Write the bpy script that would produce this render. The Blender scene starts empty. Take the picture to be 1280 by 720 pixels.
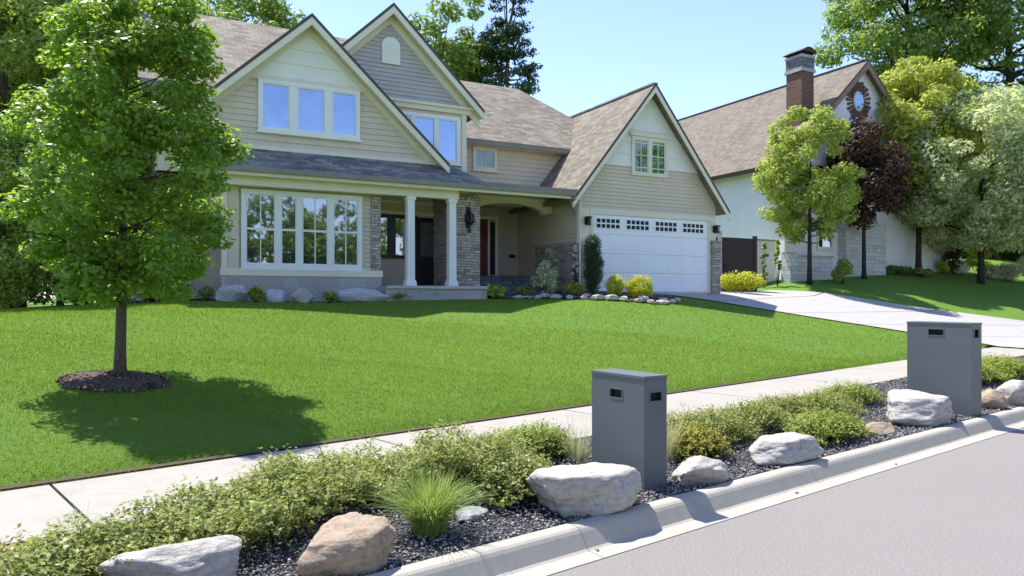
import bpy, math, random
import numpy as np
from mathutils import Vector, noise
R = math.radians

# ------------------------------------------------------------------ camera, world, sun, exposure
sc = bpy.context.scene
col = sc.collection
EYE, FPX, HOR = 1.75, 920.0, 372.0
cam_d = bpy.data.cameras.new('camera'); cam = bpy.data.objects.new('camera', cam_d); col.objects.link(cam)
cam.location = (0, 0, EYE); cam.rotation_euler = (R(90), 0, 0)
cam_d.sensor_width = 36; cam_d.lens = FPX / 1280 * 36; cam_d.shift_y = (HOR - 360) / 1280
cam_d.clip_start = .05; cam_d.clip_end = 3000
sc.camera = cam
SUN_AZ, SUN_EL = math.atan2(-.74, .67), R(63)
w = bpy.data.worlds.new('World'); sc.world = w; w.use_nodes = True
nt = w.node_tree; bgn = nt.nodes['Background']
sky = nt.nodes.new('ShaderNodeTexSky'); sky.sky_type = 'NISHITA'; sky.sun_disc = False
sky.sun_elevation = SUN_EL; sky.sun_rotation = SUN_AZ
sky.air_density = .9; sky.dust_density = .1; sky.ozone_density = 3.5
tint = nt.nodes.new('ShaderNodeMix'); tint.data_type = 'RGBA'; tint.blend_type = 'MULTIPLY'; tint.inputs[0].default_value = 1
tint.inputs[7].default_value = (.99, .88, .96, 1); nt.links.new(sky.outputs[0], tint.inputs[6]); nt.links.new(tint.outputs[2], bgn.inputs[0]); bgn.inputs[1].default_value = .14
sd = bpy.data.lights.new('sun', 'SUN'); sd.energy = 3.6; sd.angle = R(.55); sd.color = (1, .965, .90)
so = bpy.data.objects.new('sun', sd); col.objects.link(so); so.location = (-20, 30, 40)
sv = Vector((math.sin(SUN_AZ) * math.cos(SUN_EL), math.cos(SUN_AZ) * math.cos(SUN_EL), math.sin(SUN_EL)))
so.rotation_euler = (-sv).to_track_quat('-Z', 'Y').to_euler()
vs = sc.view_settings; vs.view_transform = 'Standard'; vs.look = 'None'; vs.gamma = 1; vs.use_curve_mapping = False
vs.exposure = 1.36

# ------------------------------------------------------------------ frames of reference
AL = math.atan(920 / 1750); CU, SU = math.cos(AL), math.sin(AL)
OX, OY, FZ = 2.674, 24.2, 2.0           # garage door corner, floor height
DT, DN = (.745, .667), (-.667, .745)    # along / across the pavement
CT, CN = (.784, .621), (-.621, .784)    # along / across the kerb
def ts(t, s): return (t * DT[0] + s * DN[0], t * DT[1] + s * DN[1])
def tc(t, c): return (t * CT[0] + c * CN[0], t * CT[1] + c * CN[1])
def uv2w(u, v): return (OX + CU * u - SU * v, OY + SU * u + CU * v)
def sst(a, b, x): 
    t = np.clip((x - a) / (b - a), 0, 1); return t * t * (3 - 2 * t)
def ground(X, Y):
    X = np.asarray(X, float); Y = np.asarray(Y, float)
    s = -.667 * X + .745 * Y; t = .745 * X + .667 * Y
    u = (X - OX) * CU + (Y - OY) * SU
    cap = np.where(u > -3, 1.70 + .28 * sst(-3, 0, u), 1.70 - .4 * np.clip((-12 - u) / 7, 0, 1))
    k = .135 + .07 * sst(9, 17, t)
    l = .23 + k * np.maximum(0, s - 6.9)
    h = np.maximum(.4 - np.abs(l - cap), 0) / .4
    z = np.minimum(l, cap) - h * h * .1
    z = z + sst(9, 14, X) * .12 * np.clip(Y - 31, 0, 21)
    return z
def gz(x, y): return float(ground(x, y))

# ------------------------------------------------------------------ object helpers
def tag(o, label=None, cat=None, group=None, kind=None):
    if label: o['label'] = label
    if cat: o['category'] = cat
    if group: o['group'] = group
    if kind: o['kind'] = kind
    return o
def empty(name, loc, rz=0):
    o = bpy.data.objects.new(name, None); col.objects.link(o); o.location = loc; o.rotation_euler = (0, 0, rz)
    o.empty_display_size = .2
    return o
def copy_tree(o, parent=None):
    c = o.copy(); col.objects.link(c)
    if parent: c.parent = parent
    for ch in list(o.children): copy_tree(ch, c)
    return c
class MB:
    def __init__(s): s.v = []; s.f = []
    def poly(s, pts):
        n = len(s.v); s.v += [tuple(p) for p in pts]; s.f.append(list(range(n, n + len(pts)))); return s
    def box(s, x0, x1, y0, y1, z0, z1):
        n = len(s.v)
        s.v += [(x0,y0,z0),(x1,y0,z0),(x1,y1,z0),(x0,y1,z0),(x0,y0,z1),(x1,y0,z1),(x1,y1,z1),(x0,y1,z1)]
        for f in ((3,2,1,0),(4,5,6,7),(0,1,5,4),(1,2,6,5),(2,3,7,6),(3,0,4,7)): s.f.append([n + i for i in f])
        return s
    def prism(s, poly, v0, v1):
        """poly: (u,z) counter-clockwise seen from the front (-v)"""
        n = len(s.v); m = len(poly)
        s.v += [(p[0], v0, p[1]) for p in poly] + [(p[0], v1, p[1]) for p in poly]
        s.f.append([n + i for i in range(m)]); s.f.append([n + m + i for i in reversed(range(m))])
        for i in range(m):
            j = (i + 1) % m; s.f.append([n + i, n + m + i, n + m + j, n + j])
        return s
    def slab(s, pts, th):
        """pts: top polygon ccw from above; thickness down"""
        n = len(s.v); m = len(pts)
        s.v += [tuple(p) for p in pts] + [(p[0], p[1], p[2] - th) for p in pts]
        s.f.append([n + i for i in range(m)]); s.f.append([n + m + i for i in reversed(range(m))])
        for i in range(m):
            j = (i + 1) % m; s.f.append([n + i, n + m + i, n + m + j, n + j])
        return s
    def tube(s, path, rad, k=7, caps=True):
        n0 = len(s.v); path = [Vector(p) for p in path]
        for i, p in enumerate(path):
            a = path[max(i - 1, 0)]; b = path[min(i + 1, len(path) - 1)]
            d = (b - a).normalized(); x = d.orthogonal().normalized() if abs(d.z) < .9 else Vector((1, 0, 0))
            x = (x - d * x.dot(d)).normalized(); y = d.cross(x)
            r = rad[i] if hasattr(rad, '__len__') else rad
            for j in range(k):
                a_ = 2 * math.pi * j / k; s.v.append(tuple(p + x * (r * math.cos(a_)) + y * (r * math.sin(a_))))
        for i in range(len(path) - 1):
            for j in range(k):
                a0 = n0 + i * k + j; a1 = n0 + i * k + (j + 1) % k
                s.f.append([a0, a1, a1 + k, a0 + k])
        if caps:
            s.f.append([n0 + j for j in reversed(range(k))]); s.f.append([n0 + (len(path) - 1) * k + j for j in range(k)])
        return s
    def build(s, name, mat, parent=None, smooth=False, uvs=True):
        me = bpy.data.meshes.new(name); me.from_pydata(s.v, [], s.f); me.update()
        if uvs:
            ul = me.uv_layers.new(name='UVMap'); Z = Vector((0, 0, 1))
            for p in me.polygons:
                nn = p.normal
                t = Z.cross(nn)
                t = Vector((1, 0, 0)) if t.length < .05 else t.normalized()
                b = nn.cross(t)
                for li in p.loop_indices:
                    c = me.vertices[me.loops[li].vertex_index].co
                    ul.data[li].uv = (c.dot(t), c.dot(b))
        if smooth: me.polygons.foreach_set('use_smooth', [True] * len(me.polygons))
        me.materials.append(mat)
        o = bpy.data.objects.new(name, me); col.objects.link(o)
        if parent: o.parent = parent
        return o
def np_mesh(name, V, F, mat, parent=None, rnd=None, smooth=False):
    """V (n,3), F (m,k) arrays -> mesh object"""
    me = bpy.data.meshes.new(name); k = F.shape[1]
    me.vertices.add(len(V)); me.vertices.foreach_set('co', np.ascontiguousarray(V, np.float32).ravel())
    me.loops.add(F.size); me.loops.foreach_set('vertex_index', F.astype(np.int32).ravel())
    me.polygons.add(len(F)); me.polygons.foreach_set('loop_start', np.arange(0, F.size, k, dtype=np.int32))
    if smooth: me.polygons.foreach_set('use_smooth', np.ones(len(F), bool))
    if rnd is not None:
        a = me.attributes.new('rnd', 'FLOAT', 'POINT'); a.data.foreach_set('value', rnd.astype(np.float32))
    me.update(calc_edges=True); me.materials.append(mat)
    o = bpy.data.objects.new(name, me); col.objects.link(o)
    if parent: o.parent = parent
    return o

# ------------------------------------------------------------------ materials
class NT:
    def __init__(s, name):
        s.m = bpy.data.materials.new(name); s.m.use_nodes = True; s.t = s.m.node_tree; s.n = s.t.nodes; s.l = s.t.links
        s.b = s.n['Principled BSDF']; s.out = s.n['Material Output']
    def add(s, typ, **kw):
        nd = s.n.new(typ)
        for k, v in kw.items():
            if k.startswith('i_'): nd.inputs[k[2:].replace('_', ' ')].default_value = v
            else: setattr(nd, k, v)
        return nd
    def link(s, a, b): s.l.new(a, b)
    def coord(s, kind='Object'): return s.add('ShaderNodeTexCoord').outputs[kind]
    def noise(s, vec, scale, detail=4, rough=.6):
        nd = s.add('ShaderNodeTexNoise', i_Scale=scale, i_Detail=detail, i_Roughness=rough)
        s.link(vec, nd.inputs['Vector']); return nd.outputs['Fac']
    def ramp(s, fac, stops, interp='LINEAR'):
        nd = s.add('ShaderNodeValToRGB'); cr = nd.color_ramp; cr.interpolation = interp
        while len(cr.elements) < len(stops): cr.elements.new(.5)
        for e, (p, c) in zip(cr.elements, stops): e.position = p; e.color = (*c, 1) if len(c) == 3 else c
        s.link(fac, nd.inputs[0]); return nd.outputs[0]
    def mix(s, fac, a, b, blend='MIX'):
        nd = s.add('ShaderNodeMix', data_type='RGBA', blend_type=blend)
        for val, i in ((fac, 0), (a, 6), (b, 7)):
            if isinstance(val, (int, float)): nd.inputs[i].default_value = val
            elif isinstance(val, tuple): nd.inputs[i].default_value = (*val, 1)
            else: s.link(val, nd.inputs[i])
        return nd.outputs[2]
    def bump(s, h, strength=.3, dist=.02, prev=None):
        nd = s.add('ShaderNodeBump'); nd.inputs['Strength'].default_value = strength; nd.inputs['Distance'].default_value = dist
        s.link(h, nd.inputs['Height'])
        if prev is not None: s.link(prev, nd.inputs['Normal'])
        s.link(nd.outputs[0], s.b.inputs['Normal']); return nd.outputs[0]
    def color(s, c):
        if isinstance(c, tuple): s.b.inputs['Base Color'].default_value = (*c, 1)
        else: s.link(c, s.b.inputs['Base Color'])
    def rough(s, r, spec=.3): s.b.inputs['Roughness'].default_value = r; s.b.inputs['Specular IOR Level'].default_value = spec

def m_paint(name, c, var=.08, rough=.55, scale=1.5, bump=.0):
    n = NT(name); co = n.coord()
    f = n.noise(co, scale, 6); d = tuple(x * (1 - var * 2) for x in c); l = tuple(min(1, x * (1 + var)) for x in c)
    n.color(n.ramp(f, [(.3, d), (.7, l)])); n.rough(rough)
    if bump: n.bump(n.noise(co, 120, 3), bump, .003)
    return n.m
def m_concrete(name, c, joint=None):
    n = NT(name); co = n.coord('Object')
    a = n.noise(co, .9, 6, .65); b = n.noise(co, 18, 5, .7); g = n.noise(co, 220, 2, .5)
    base = n.ramp(a, [(.3, tuple(x * .86 for x in c)), (.7, tuple(x * 1.07 for x in c))])
    base = n.mix(.45, base, n.ramp(b, [(.32, tuple(x * .6 for x in c)), (.55, tuple(x * 1.08 for x in c))]))
    st = n.noise(co, 2.7, 7, .75); base = n.mix(.5, base, n.ramp(st, [(.36, tuple(x * .68 for x in c)), (.5, c), (.7, tuple(x * 1.06 for x in c))]))
    base = n.mix(.4, base, n.ramp(g, [(.38, tuple(x * .72 for x in c)), (.55, tuple(x * 1.12 for x in c))]))
    n.color(base); n.rough(.85, .2); n.bump(g, .35, .004)
    return n.m
def m_asphalt():
    n = NT('asphalt'); co = n.coord()
    a = n.noise(co, .5, 6, .6); g = n.noise(co, 150, 3, .75); g2 = n.noise(co, 60, 3, .7)
    v = n.add('ShaderNodeTexVoronoi', i_Scale=230.0); n.link(co, v.inputs['Vector'])
    base = n.ramp(a, [(.3, (.215, .192, .160)), (.7, (.26, .233, .196))])
    base = n.mix(.55, base, n.ramp(g, [(.35, (.09, .086, .085)), (.5, (.2, .19, .188)), (.68, (.38, .365, .355))]))
    base = n.mix(.3, base, n.ramp(v.outputs['Color'], [(.0, (.13, .12, .12)), (.9, (.3, .29, .28))]))
    base = n.mix(.35, base, n.ramp(g2, [(.38, (.11, .1, .09)), (.62, (.33, .29, .255))]))
    n.color(base); n.rough(.9, .2); n.bump(g, .7, .006)
    return n.m
def m_shingle(name, c1, c2, c3):
    n = NT(name); uv = n.coord('UV')
    br = n.add('ShaderNodeTexBrick', offset=.5, squash=1.0)
    for k, v in dict(Scale=1.0, **{'Mortar Size': .006, 'Mortar Smooth': .1, 'Bias': 0.0, 'Brick Width': .3, 'Row Height': .145}).items(): br.inputs[k].default_value = v
    br.inputs['Color1'].default_value = (0, 0, 0, 1); br.inputs['Color2'].default_value = (1, 1, 1, 1); br.inputs['Mortar'].default_value = (.5, .5, .5, 1)
    n.link(uv, br.inputs['Vector'])
    a = n.noise(uv, 9, 4, .7); 
    mx = n.mix(.45, br.outputs['Color'], a)
    base = n.ramp(mx, [(.2, c1), (.5, c2), (.8, c3)])
    base = n.mix(n_inv(n, br.outputs['Fac'], .75), base, tuple(x * .25 for x in c1))
    big = n.noise(uv, .5, 4)
    base = n.mix(.25, base, n.ramp(big, [(.3, c1), (.7, c3)]))
    n.color(base); n.rough(.9, .15)
    # each course steps down over the next one
    sep = n.add('ShaderNodeSeparateXYZ'); n.link(uv, sep.inputs[0])
    md = n.add('ShaderNodeMath', operation='DIVIDE'); n.link(sep.outputs[1], md.inputs[0]); md.inputs[1].default_value = .145
    fr = n.add('ShaderNodeMath', operation='FRACT'); n.link(md.outputs[0], fr.inputs[0])
    iv = n.add('ShaderNodeMath', operation='SUBTRACT'); iv.inputs[0].default_value = 1; n.link(fr.outputs[0], iv.inputs[1])
    p = n.bump(iv.outputs[0], .8, .02); n.bump(n.noise(uv, 60, 3), .4, .008, p)
    return n.m
def n_inv(n, fac, k):
    m = n.add('ShaderNodeMath', operation='MULTIPLY'); n.link(fac, m.inputs[0]); m.inputs[1].default_value = k
    return m.outputs[0]
def m_stone(name, cols, w=.34, h=.11, mortar=(.22, .2, .18), bump=.9, msize=.012):
    n = NT(name); uv = n.coord('UV')
    nz = n.add('ShaderNodeTexNoise', i_Scale=3.0, i_Detail=2.0); n.link(uv, nz.inputs['Vector'])
    ad = n.add('ShaderNodeMix', data_type='RGBA', blend_type='LINEAR_LIGHT'); ad.inputs[0].default_value = .035
    n.link(uv, ad.inputs[6]); n.link(nz.outputs['Color'], ad.inputs[7])
    br = n.add('ShaderNodeTexBrick', offset=.43, offset_frequency=2, squash=.62, squash_frequency=3)
    for k, v in dict(Scale=1.0, **{'Mortar Size': msize, 'Mortar Smooth': .3, 'Bias': 0.0, 'Brick Width': w, 'Row Height': h}).items(): br.inputs[k].default_value = v
    br.inputs['Color1'].default_value = (0, 0, 0, 1); br.inputs['Color2'].default_value = (1, 1, 1, 1); br.inputs['Mortar'].default_value = (.5, .5, .5, 1)
    n.link(ad.outputs[2], br.inputs['Vector'])
    st = [(i / (len(cols) - 1), c) for i, c in enumerate(cols)]
    base = n.ramp(br.outputs['Color'], st)
    base = n.mix(.3, base, n.ramp(n.noise(uv, 14, 5), [(.3, tuple(x * .5 for x in cols[0])), (.7, tuple(min(1, x * 1.25) for x in cols[-1]))]))
    base = n.mix(br.outputs['Fac'], base, mortar)
    n.color(base); n.rough(.85, .2)
    iv = n.add('ShaderNodeMath', operation='SUBTRACT'); iv.inputs[0].default_value = 1; n.link(br.outputs['Fac'], iv.inputs[1])
    p = n.bump(iv.outputs[0], bump, .03); n.bump(n.noise(uv, 22, 5), .6, .02, p)
    return n.m
def m_leaf(name, c1, c2, c3, trans=.35, tcol=None, rough=.55, spec=.2, patch=1.2, pcol=None):
    n = NT(name)
    at = n.add('ShaderNodeAttribute', attribute_name='rnd')
    base = n.ramp(at.outputs['Fac'], [(.0, c1), (.5, c2), (1.0, c3)])
    pv = n.coord('Object')
    if isinstance(patch, tuple):      # streaks left by the mower
        mp = n.add('ShaderNodeMapping'); mp.inputs['Rotation'].default_value = (0, 0, -.28); mp.inputs['Scale'].default_value = (patch[0], patch[1], 1); n.link(pv, mp.inputs[0]); pv = mp.outputs[0]; patch = 1.0
        pm = n.noise(pv, 1.0, 5, .65); q = n.add('ShaderNodeMapRange'); q.inputs[1].default_value = .35; q.inputs[2].default_value = .65; q.inputs[4].default_value = 2.0; n.link(pm, q.inputs[0]); pn = q.outputs[0]
    else: pn = n.noise(pv, patch, 3)
    base = n.mix(n_inv(n, pn, .45), base, pcol or c3)
    n.color(base); n.rough(rough, spec)
    tr = n.add('ShaderNodeBsdfTranslucent')
    tc_ = tcol or tuple(min(1, x * y) for x, y in zip(c3, (1.5, 1.5, .8)))
    n.link(n.mix(.5, base, tc_), tr.inputs['Color'])
    ms = n.add('ShaderNodeMixShader'); ms.inputs[0].default_value = trans
    n.link(n.b.outputs[0], ms.inputs[1]); n.link(tr.outputs[0], ms.inputs[2]); n.link(ms.outputs[0], n.out.inputs['Surface'])
    return n.m
def m_bark(name, c, scale=6):
    n = NT(name); co = n.coord(); mp = n.add('ShaderNodeMapping'); mp.inputs['Scale'].default_value = (3, 3, .6); n.link(co, mp.inputs[0])
    a = n.noise(mp.outputs[0], scale * 3, 6, .7)
    n.color(n.ramp(a, [(.3, tuple(x * .45 for x in c)), (.65, tuple(x * 1.3 for x in c))])); n.rough(.9, .15); n.bump(a, .8, .02)
    return n.m
def m_rock(name, c1, c2, c3, vein=.5):
    n = NT(name); co = n.coord(); a = n.noise(co, 2.2, 8, .65); b = n.noise(co, 26, 6, .75); g = n.noise(co, 110, 3, .7)
    mp = n.add('ShaderNodeMapping'); mp.inputs['Scale'].default_value = (1.5, 1.5, 9); mp.inputs['Rotation'].default_value = (.25, .35, .2); n.link(co, mp.inputs[0])
    v = n.noise(mp.outputs[0], 3, 6, .65)
    base = n.ramp(a, [(.3, c1), (.5, c2), (.68, c3)])
    base = n.mix(vein * .6, base, n.ramp(v, [(.33, tuple(x * .42 for x in c1)), (.47, c2), (.62, c3)]))
    base = n.mix(.35, base, n.ramp(b, [(.35, tuple(x * .5 for x in c1)), (.55, c3)]))
    n.color(base); n.rough(.85, .2)
    p = n.bump(v, .55, .05); p = n.bump(b, .55, .02, p); n.bump(g, .4, .006, p)
    return n.m
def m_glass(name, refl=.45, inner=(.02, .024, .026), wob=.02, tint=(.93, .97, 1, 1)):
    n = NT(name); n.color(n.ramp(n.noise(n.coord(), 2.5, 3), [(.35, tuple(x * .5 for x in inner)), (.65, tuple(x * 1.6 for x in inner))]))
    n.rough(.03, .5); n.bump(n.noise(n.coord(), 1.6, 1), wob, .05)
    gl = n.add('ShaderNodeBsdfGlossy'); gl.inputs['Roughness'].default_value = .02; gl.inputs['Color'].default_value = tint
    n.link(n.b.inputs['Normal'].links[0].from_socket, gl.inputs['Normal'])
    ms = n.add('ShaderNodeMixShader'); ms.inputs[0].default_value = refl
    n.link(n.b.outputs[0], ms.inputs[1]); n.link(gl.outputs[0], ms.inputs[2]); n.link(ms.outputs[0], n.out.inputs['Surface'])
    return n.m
def m_grass():
    n = NT('grass'); co = n.coord()
    a = n.noise(co, .35, 5); b = n.noise(co, 5, 5, .7); g = n.noise(co, 45, 4, .8)
    base = n.ramp(a, [(.35, (.11, .21, .016)), (.65, (.155, .26, .024))])
    base = n.mix(.4, base, n.ramp(b, [(.35, (.065, .15, .02)), (.65, (.16, .28, .045))]))
    base = n.mix(.5, base, n.ramp(g, [(.35, (.04, .1, .012)), (.6, (.17, .31, .05))]))
    n.color(base); n.rough(.8, .15); n.bump(g, .8, .05)
    return n.m
M = dict(
    siding=m_paint('siding_tan', (.64, .545, .405), .05), siding_grey=m_paint('siding_grey', (.47, .43, .395), .05),
    cream=m_paint('trim_cream', (.74, .67, .51), .04), white=m_paint('trim_white', (.78, .77, .72), .03, .4),
    panel=m_paint('panel_white', (.80, .77, .67), .04), door_white=m_paint('garage_door_white', (.84, .84, .85), .02, .4),
    soffit=m_paint('soffit', (.62, .56, .43), .04), gutter=m_paint('gutter_metal', (.24, .22, .18), .06, .4),
    dark_edge=m_paint('drip_edge', (.085, .072, .058), .05), dark=m_paint('dark_metal', (.012, .012, .013), .1, .35),
    shingle=m_shingle('shingle_tan', (.145, .122, .092), (.225, .195, .152), (.315, .28, .225)),
    shingle_n=m_shingle('shingle_neighbour', (.14, .112, .086), (.20, .165, .13), (.26, .218, .175)),
    shingle_dark=m_shingle('shingle_porch_shade', (.10, .094, .086), (.19, .18, .165), (.34, .32, .29)),  # shade on the porch roof put into the shingle colour; ridge cap shares it
    stone=m_stone('stone_veneer', [(.18, .13, .10), (.38, .30, .23), (.54, .46, .37), (.32, .26, .22), (.62, .54, .44)], .3, .085),
    stone_w=m_stone('white_stone', [(.42, .42, .42), (.55, .54, .52), (.66, .65, .62)], .5, .2, (.4, .39, .37), .7),
    brick=m_stone('red_brick', [(.085, .035, .025), (.14, .06, .04), (.20, .09, .06)], .22, .075, (.2, .17, .15), .6, .01),
    slate=m_stone('dark_stone_step', [(.10, .10, .11), (.17, .17, .18), (.22, .22, .24)], .4, .16, (.06, .06, .06), .6),
    base_stone=m_stone('base_stone', [(.30, .28, .26), (.38, .355, .33), (.46, .43, .40)], .6, .3, (.38, .36, .33), .3),
    white_wall=m_paint('render_white', (.80, .77, .80), .03, .8, .8, .2),
    red_door=m_paint('red_door', (.20, .022, .016), .1, .35), dark_door=m_paint('dark_door', (.02, .015, .013), .1, .35),
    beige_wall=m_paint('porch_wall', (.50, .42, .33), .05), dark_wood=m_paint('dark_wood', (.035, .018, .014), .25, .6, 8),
    glass=m_glass('window_glass', .26), glass_sky=m_glass('window_glass_upper', .5, (.09, .13, .18), .03, (.50, .62, .80, 1)),  # upper panes: blue of the reflected sky tinted into the colour
    glass_tree_tint=m_glass('window_glass_tree_tint', .10, (.045, .12, .03), .05),  # green of reflected trees painted into the pane colour
    box_metal=m_paint('box_metal', (.122, .134, .136), .04, .42, 2.0, .05), box_dark=m_paint('box_metal_slot', (.01, .01, .011), .1, .8),
    concrete=m_concrete('concrete_pavement', (.335, .308, .265)), drive=m_concrete('concrete_drive', (.38, .36, .33)),
    kerb=m_concrete('concrete_kerb', (.40, .365, .30)), asphalt=m_asphalt(), grass=m_grass(),
    brown=m_paint('brown_board', (.24, .15, .11), .1),
    mulch=m_concrete('mulch', (.09, .06, .045)), soil=m_concrete('bed_soil', (.055, .052, .055)),
    bark=m_bark('bark', (.13, .10, .08)), bark_dark=m_bark('bark_dark', (.05, .038, .03)),
    rock_w=m_rock('rock_pale', (.25, .225, .19), (.42, .385, .335), (.56, .525, .465), .85),
    rock_t=m_rock('rock_tan', (.24, .165, .10), (.34, .25, .165), (.42, .35, .27), .7),
    rock_g=m_rock('rock_grey', (.16, .16, .165), (.28, .28, .285), (.42, .41, .40), .9),
    rock_b=m_rock('rock_bluegrey', (.34, .33, .33), (.48, .48, .48), (.62, .61, .60)),
)
def pebble_mat():
    n = NT('pebbles'); at = n.add('ShaderNodeAttribute', attribute_name='rnd')
    n.color(n.ramp(at.outputs['Fac'], [(0, (.04, .04, .043)), (.5, (.16, .152, .145)), (.85, (.31, .295, .275)), (1, (.48, .45, .42))])); n.rough(.6, .4); return n.m
def chip_mat():
    n = NT('bark_chips'); at = n.add('ShaderNodeAttribute', attribute_name='rnd')
    n.color(n.ramp(at.outputs['Fac'], [(0, (.03, .018, .014)), (.5, (.10, .065, .05)), (.75, (.20, .15, .12)), (1, (.50, .43, .37))])); n.rough(.85, .2); return n.m
M['pebble'] = pebble_mat(); M['chip'] = chip_mat()
L = dict(
    maple=m_leaf('leaf_maple', (.055, .12, .014), (.135, .25, .025), (.31, .44, .065), .5, rough=.42, spec=.4),
    hedge=m_leaf('leaf_background', (.08, .125, .022), (.22, .30, .05), (.46, .54, .13), .55, rough=.4, spec=.45),
    far=m_leaf('leaf_far', (.05, .095, .02), (.125, .20, .04), (.27, .36, .09), .5, rough=.42, spec=.4),
    far_light=m_leaf('leaf_far_light', (.08, .15, .03), (.15, .24, .04), (.24, .33, .06), .45),
    conif=m_leaf('needle_dark', (.014, .04, .014), (.03, .07, .022), (.065, .12, .04), .15, patch=2),
    lime=m_leaf('leaf_lime', (.11, .17, .028), (.25, .33, .06), (.44, .50, .13), .5),
    yellow=m_leaf('leaf_yellow_green', (.15, .21, .03), (.31, .37, .06), (.50, .53, .13), .5),
    purple=m_leaf('leaf_purple', (.028, .018, .012), (.07, .042, .026), (.14, .085, .05), .25, (.14, .06, .03)),
    silver=m_leaf('leaf_silver', (.17, .21, .10), (.36, .42, .22), (.60, .65, .42), .5),
    gold=m_leaf('leaf_gold', (.26, .30, .02), (.48, .50, .04), (.68, .66, .09), .4),
    ground=m_leaf('leaf_cotoneaster', (.045, .08, .016), (.15, .20, .04), (.40, .42, .14), .4, patch=2, rough=.45),
    ground2=m_leaf('leaf_spurge', (.09, .14, .02), (.20, .27, .045), (.38, .42, .10), .35, patch=3),
    bronze=m_leaf('leaf_bronze', (.13, .15, .025), (.26, .27, .04), (.42, .38, .07), .3, patch=5),
    blade=m_leaf('blade_grass', (.10, .18, .03), (.20, .30, .06), (.36, .44, .14), .4),
    pale=m_leaf('blade_pale', (.25, .28, .12), (.42, .44, .24), (.58, .56, .38), .3),
    lawn=m_leaf('lawn_blade', (.078, .148, .010), (.13, .222, .017), (.205, .30, .032), .4, patch=(.45, 2.4), rough=.6, pcol=(.24, .32, .025)),
    hosta=m_leaf('leaf_hosta', (.15, .28, .03), (.3, .44, .05), (.46, .56, .1), .35),
    flower=m_leaf('petal_white', (.5, .5, .42), (.65, .63, .55), (.78, .76, .7), .2),
    pink=m_leaf('leaf_pinkish', (.28, .24, .16), (.42, .35, .24), (.55, .48, .36), .25),
    dogwood=m_leaf('leaf_variegated', (.18, .24, .1), (.36, .4, .22), (.64, .64, .45), .3),
)

# ------------------------------------------------------------------ foliage generators
def rdir(rng, n):
    d = rng.normal(size=(n, 3)); return d / np.linalg.norm(d, axis=1, keepdims=True)
def norm(a): return a / np.maximum(np.linalg.norm(a, axis=1, keepdims=True), 1e-9)
def leaves(rng, P, N, size, aspect=.55, D=None):
    """folded 4-vertex leaves at P facing N"""
    n = len(P)
    if D is None: D = rdir(rng, n)
    D = norm(D - N * (D * N).sum(1, keepdims=True)); S = np.cross(N, D)
    l = (size * rng.uniform(.65, 1.25, n))[:, None]; wd = l * aspect * .5
    V = np.stack([P - D * l * .5, P + S * wd - N * l * .08, P + D * l * .5 - N * l * .12, P - S * wd - N * l * .08], 1).reshape(-1, 3)
    b = np.arange(n)[:, None] * 4
    F = np.concatenate([b + np.array([[0, 1, 2]]), b + np.array([[0, 2, 3]])], 1).reshape(-1, 3)
    return V, F, np.repeat(rng.uniform(0, 1, n), 4)
def leaf_obj(name, rng, P, N, size, mat, parent, aspect=.55, D=None):
    V, F, r = leaves(rng, P, N, size, aspect, D)
    return np_mesh(name, V, F, mat, parent, r)
def clump_leaves(rng, C, Rr, n, flat=.7, up=.5, shell=.45):
    """C (k,3) centres, Rr radii -> n leaf points + normals"""
    k = len(C); wt = Rr ** 2 / (Rr ** 2).sum(); idx = rng.choice(k, n, p=wt)
    d = rdir(rng, n); rr = rng.uniform(shell, 1, n) ** .8
    P = C[idx] + d * (Rr[idx] * rr)[:, None] * np.array([1, 1, flat])
    N = norm(d * .9 + np.array([0, 0, up]) + rdir(rng, n) * .7)
    return P, N
def crown_points(rng, k, rx, ry, rz, prof=None, fill=.35):
    """clump centres near the outside of a crown (centre 0); prof(h in -1..1) scales the width"""
    out = []
    while len(out) < k:
        h = rng.uniform(-1, 1); a = rng.uniform(0, 2 * math.pi); r = rng.uniform(fill, 1) ** .6
        wv = (prof(h) if prof else math.sqrt(max(0, 1 - h * h)))
        if rng.uniform() > wv + .08: continue
        out.append((rx * r * wv * math.cos(a), ry * r * wv * math.sin(a), rz * h))
    return np.array(out)
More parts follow.
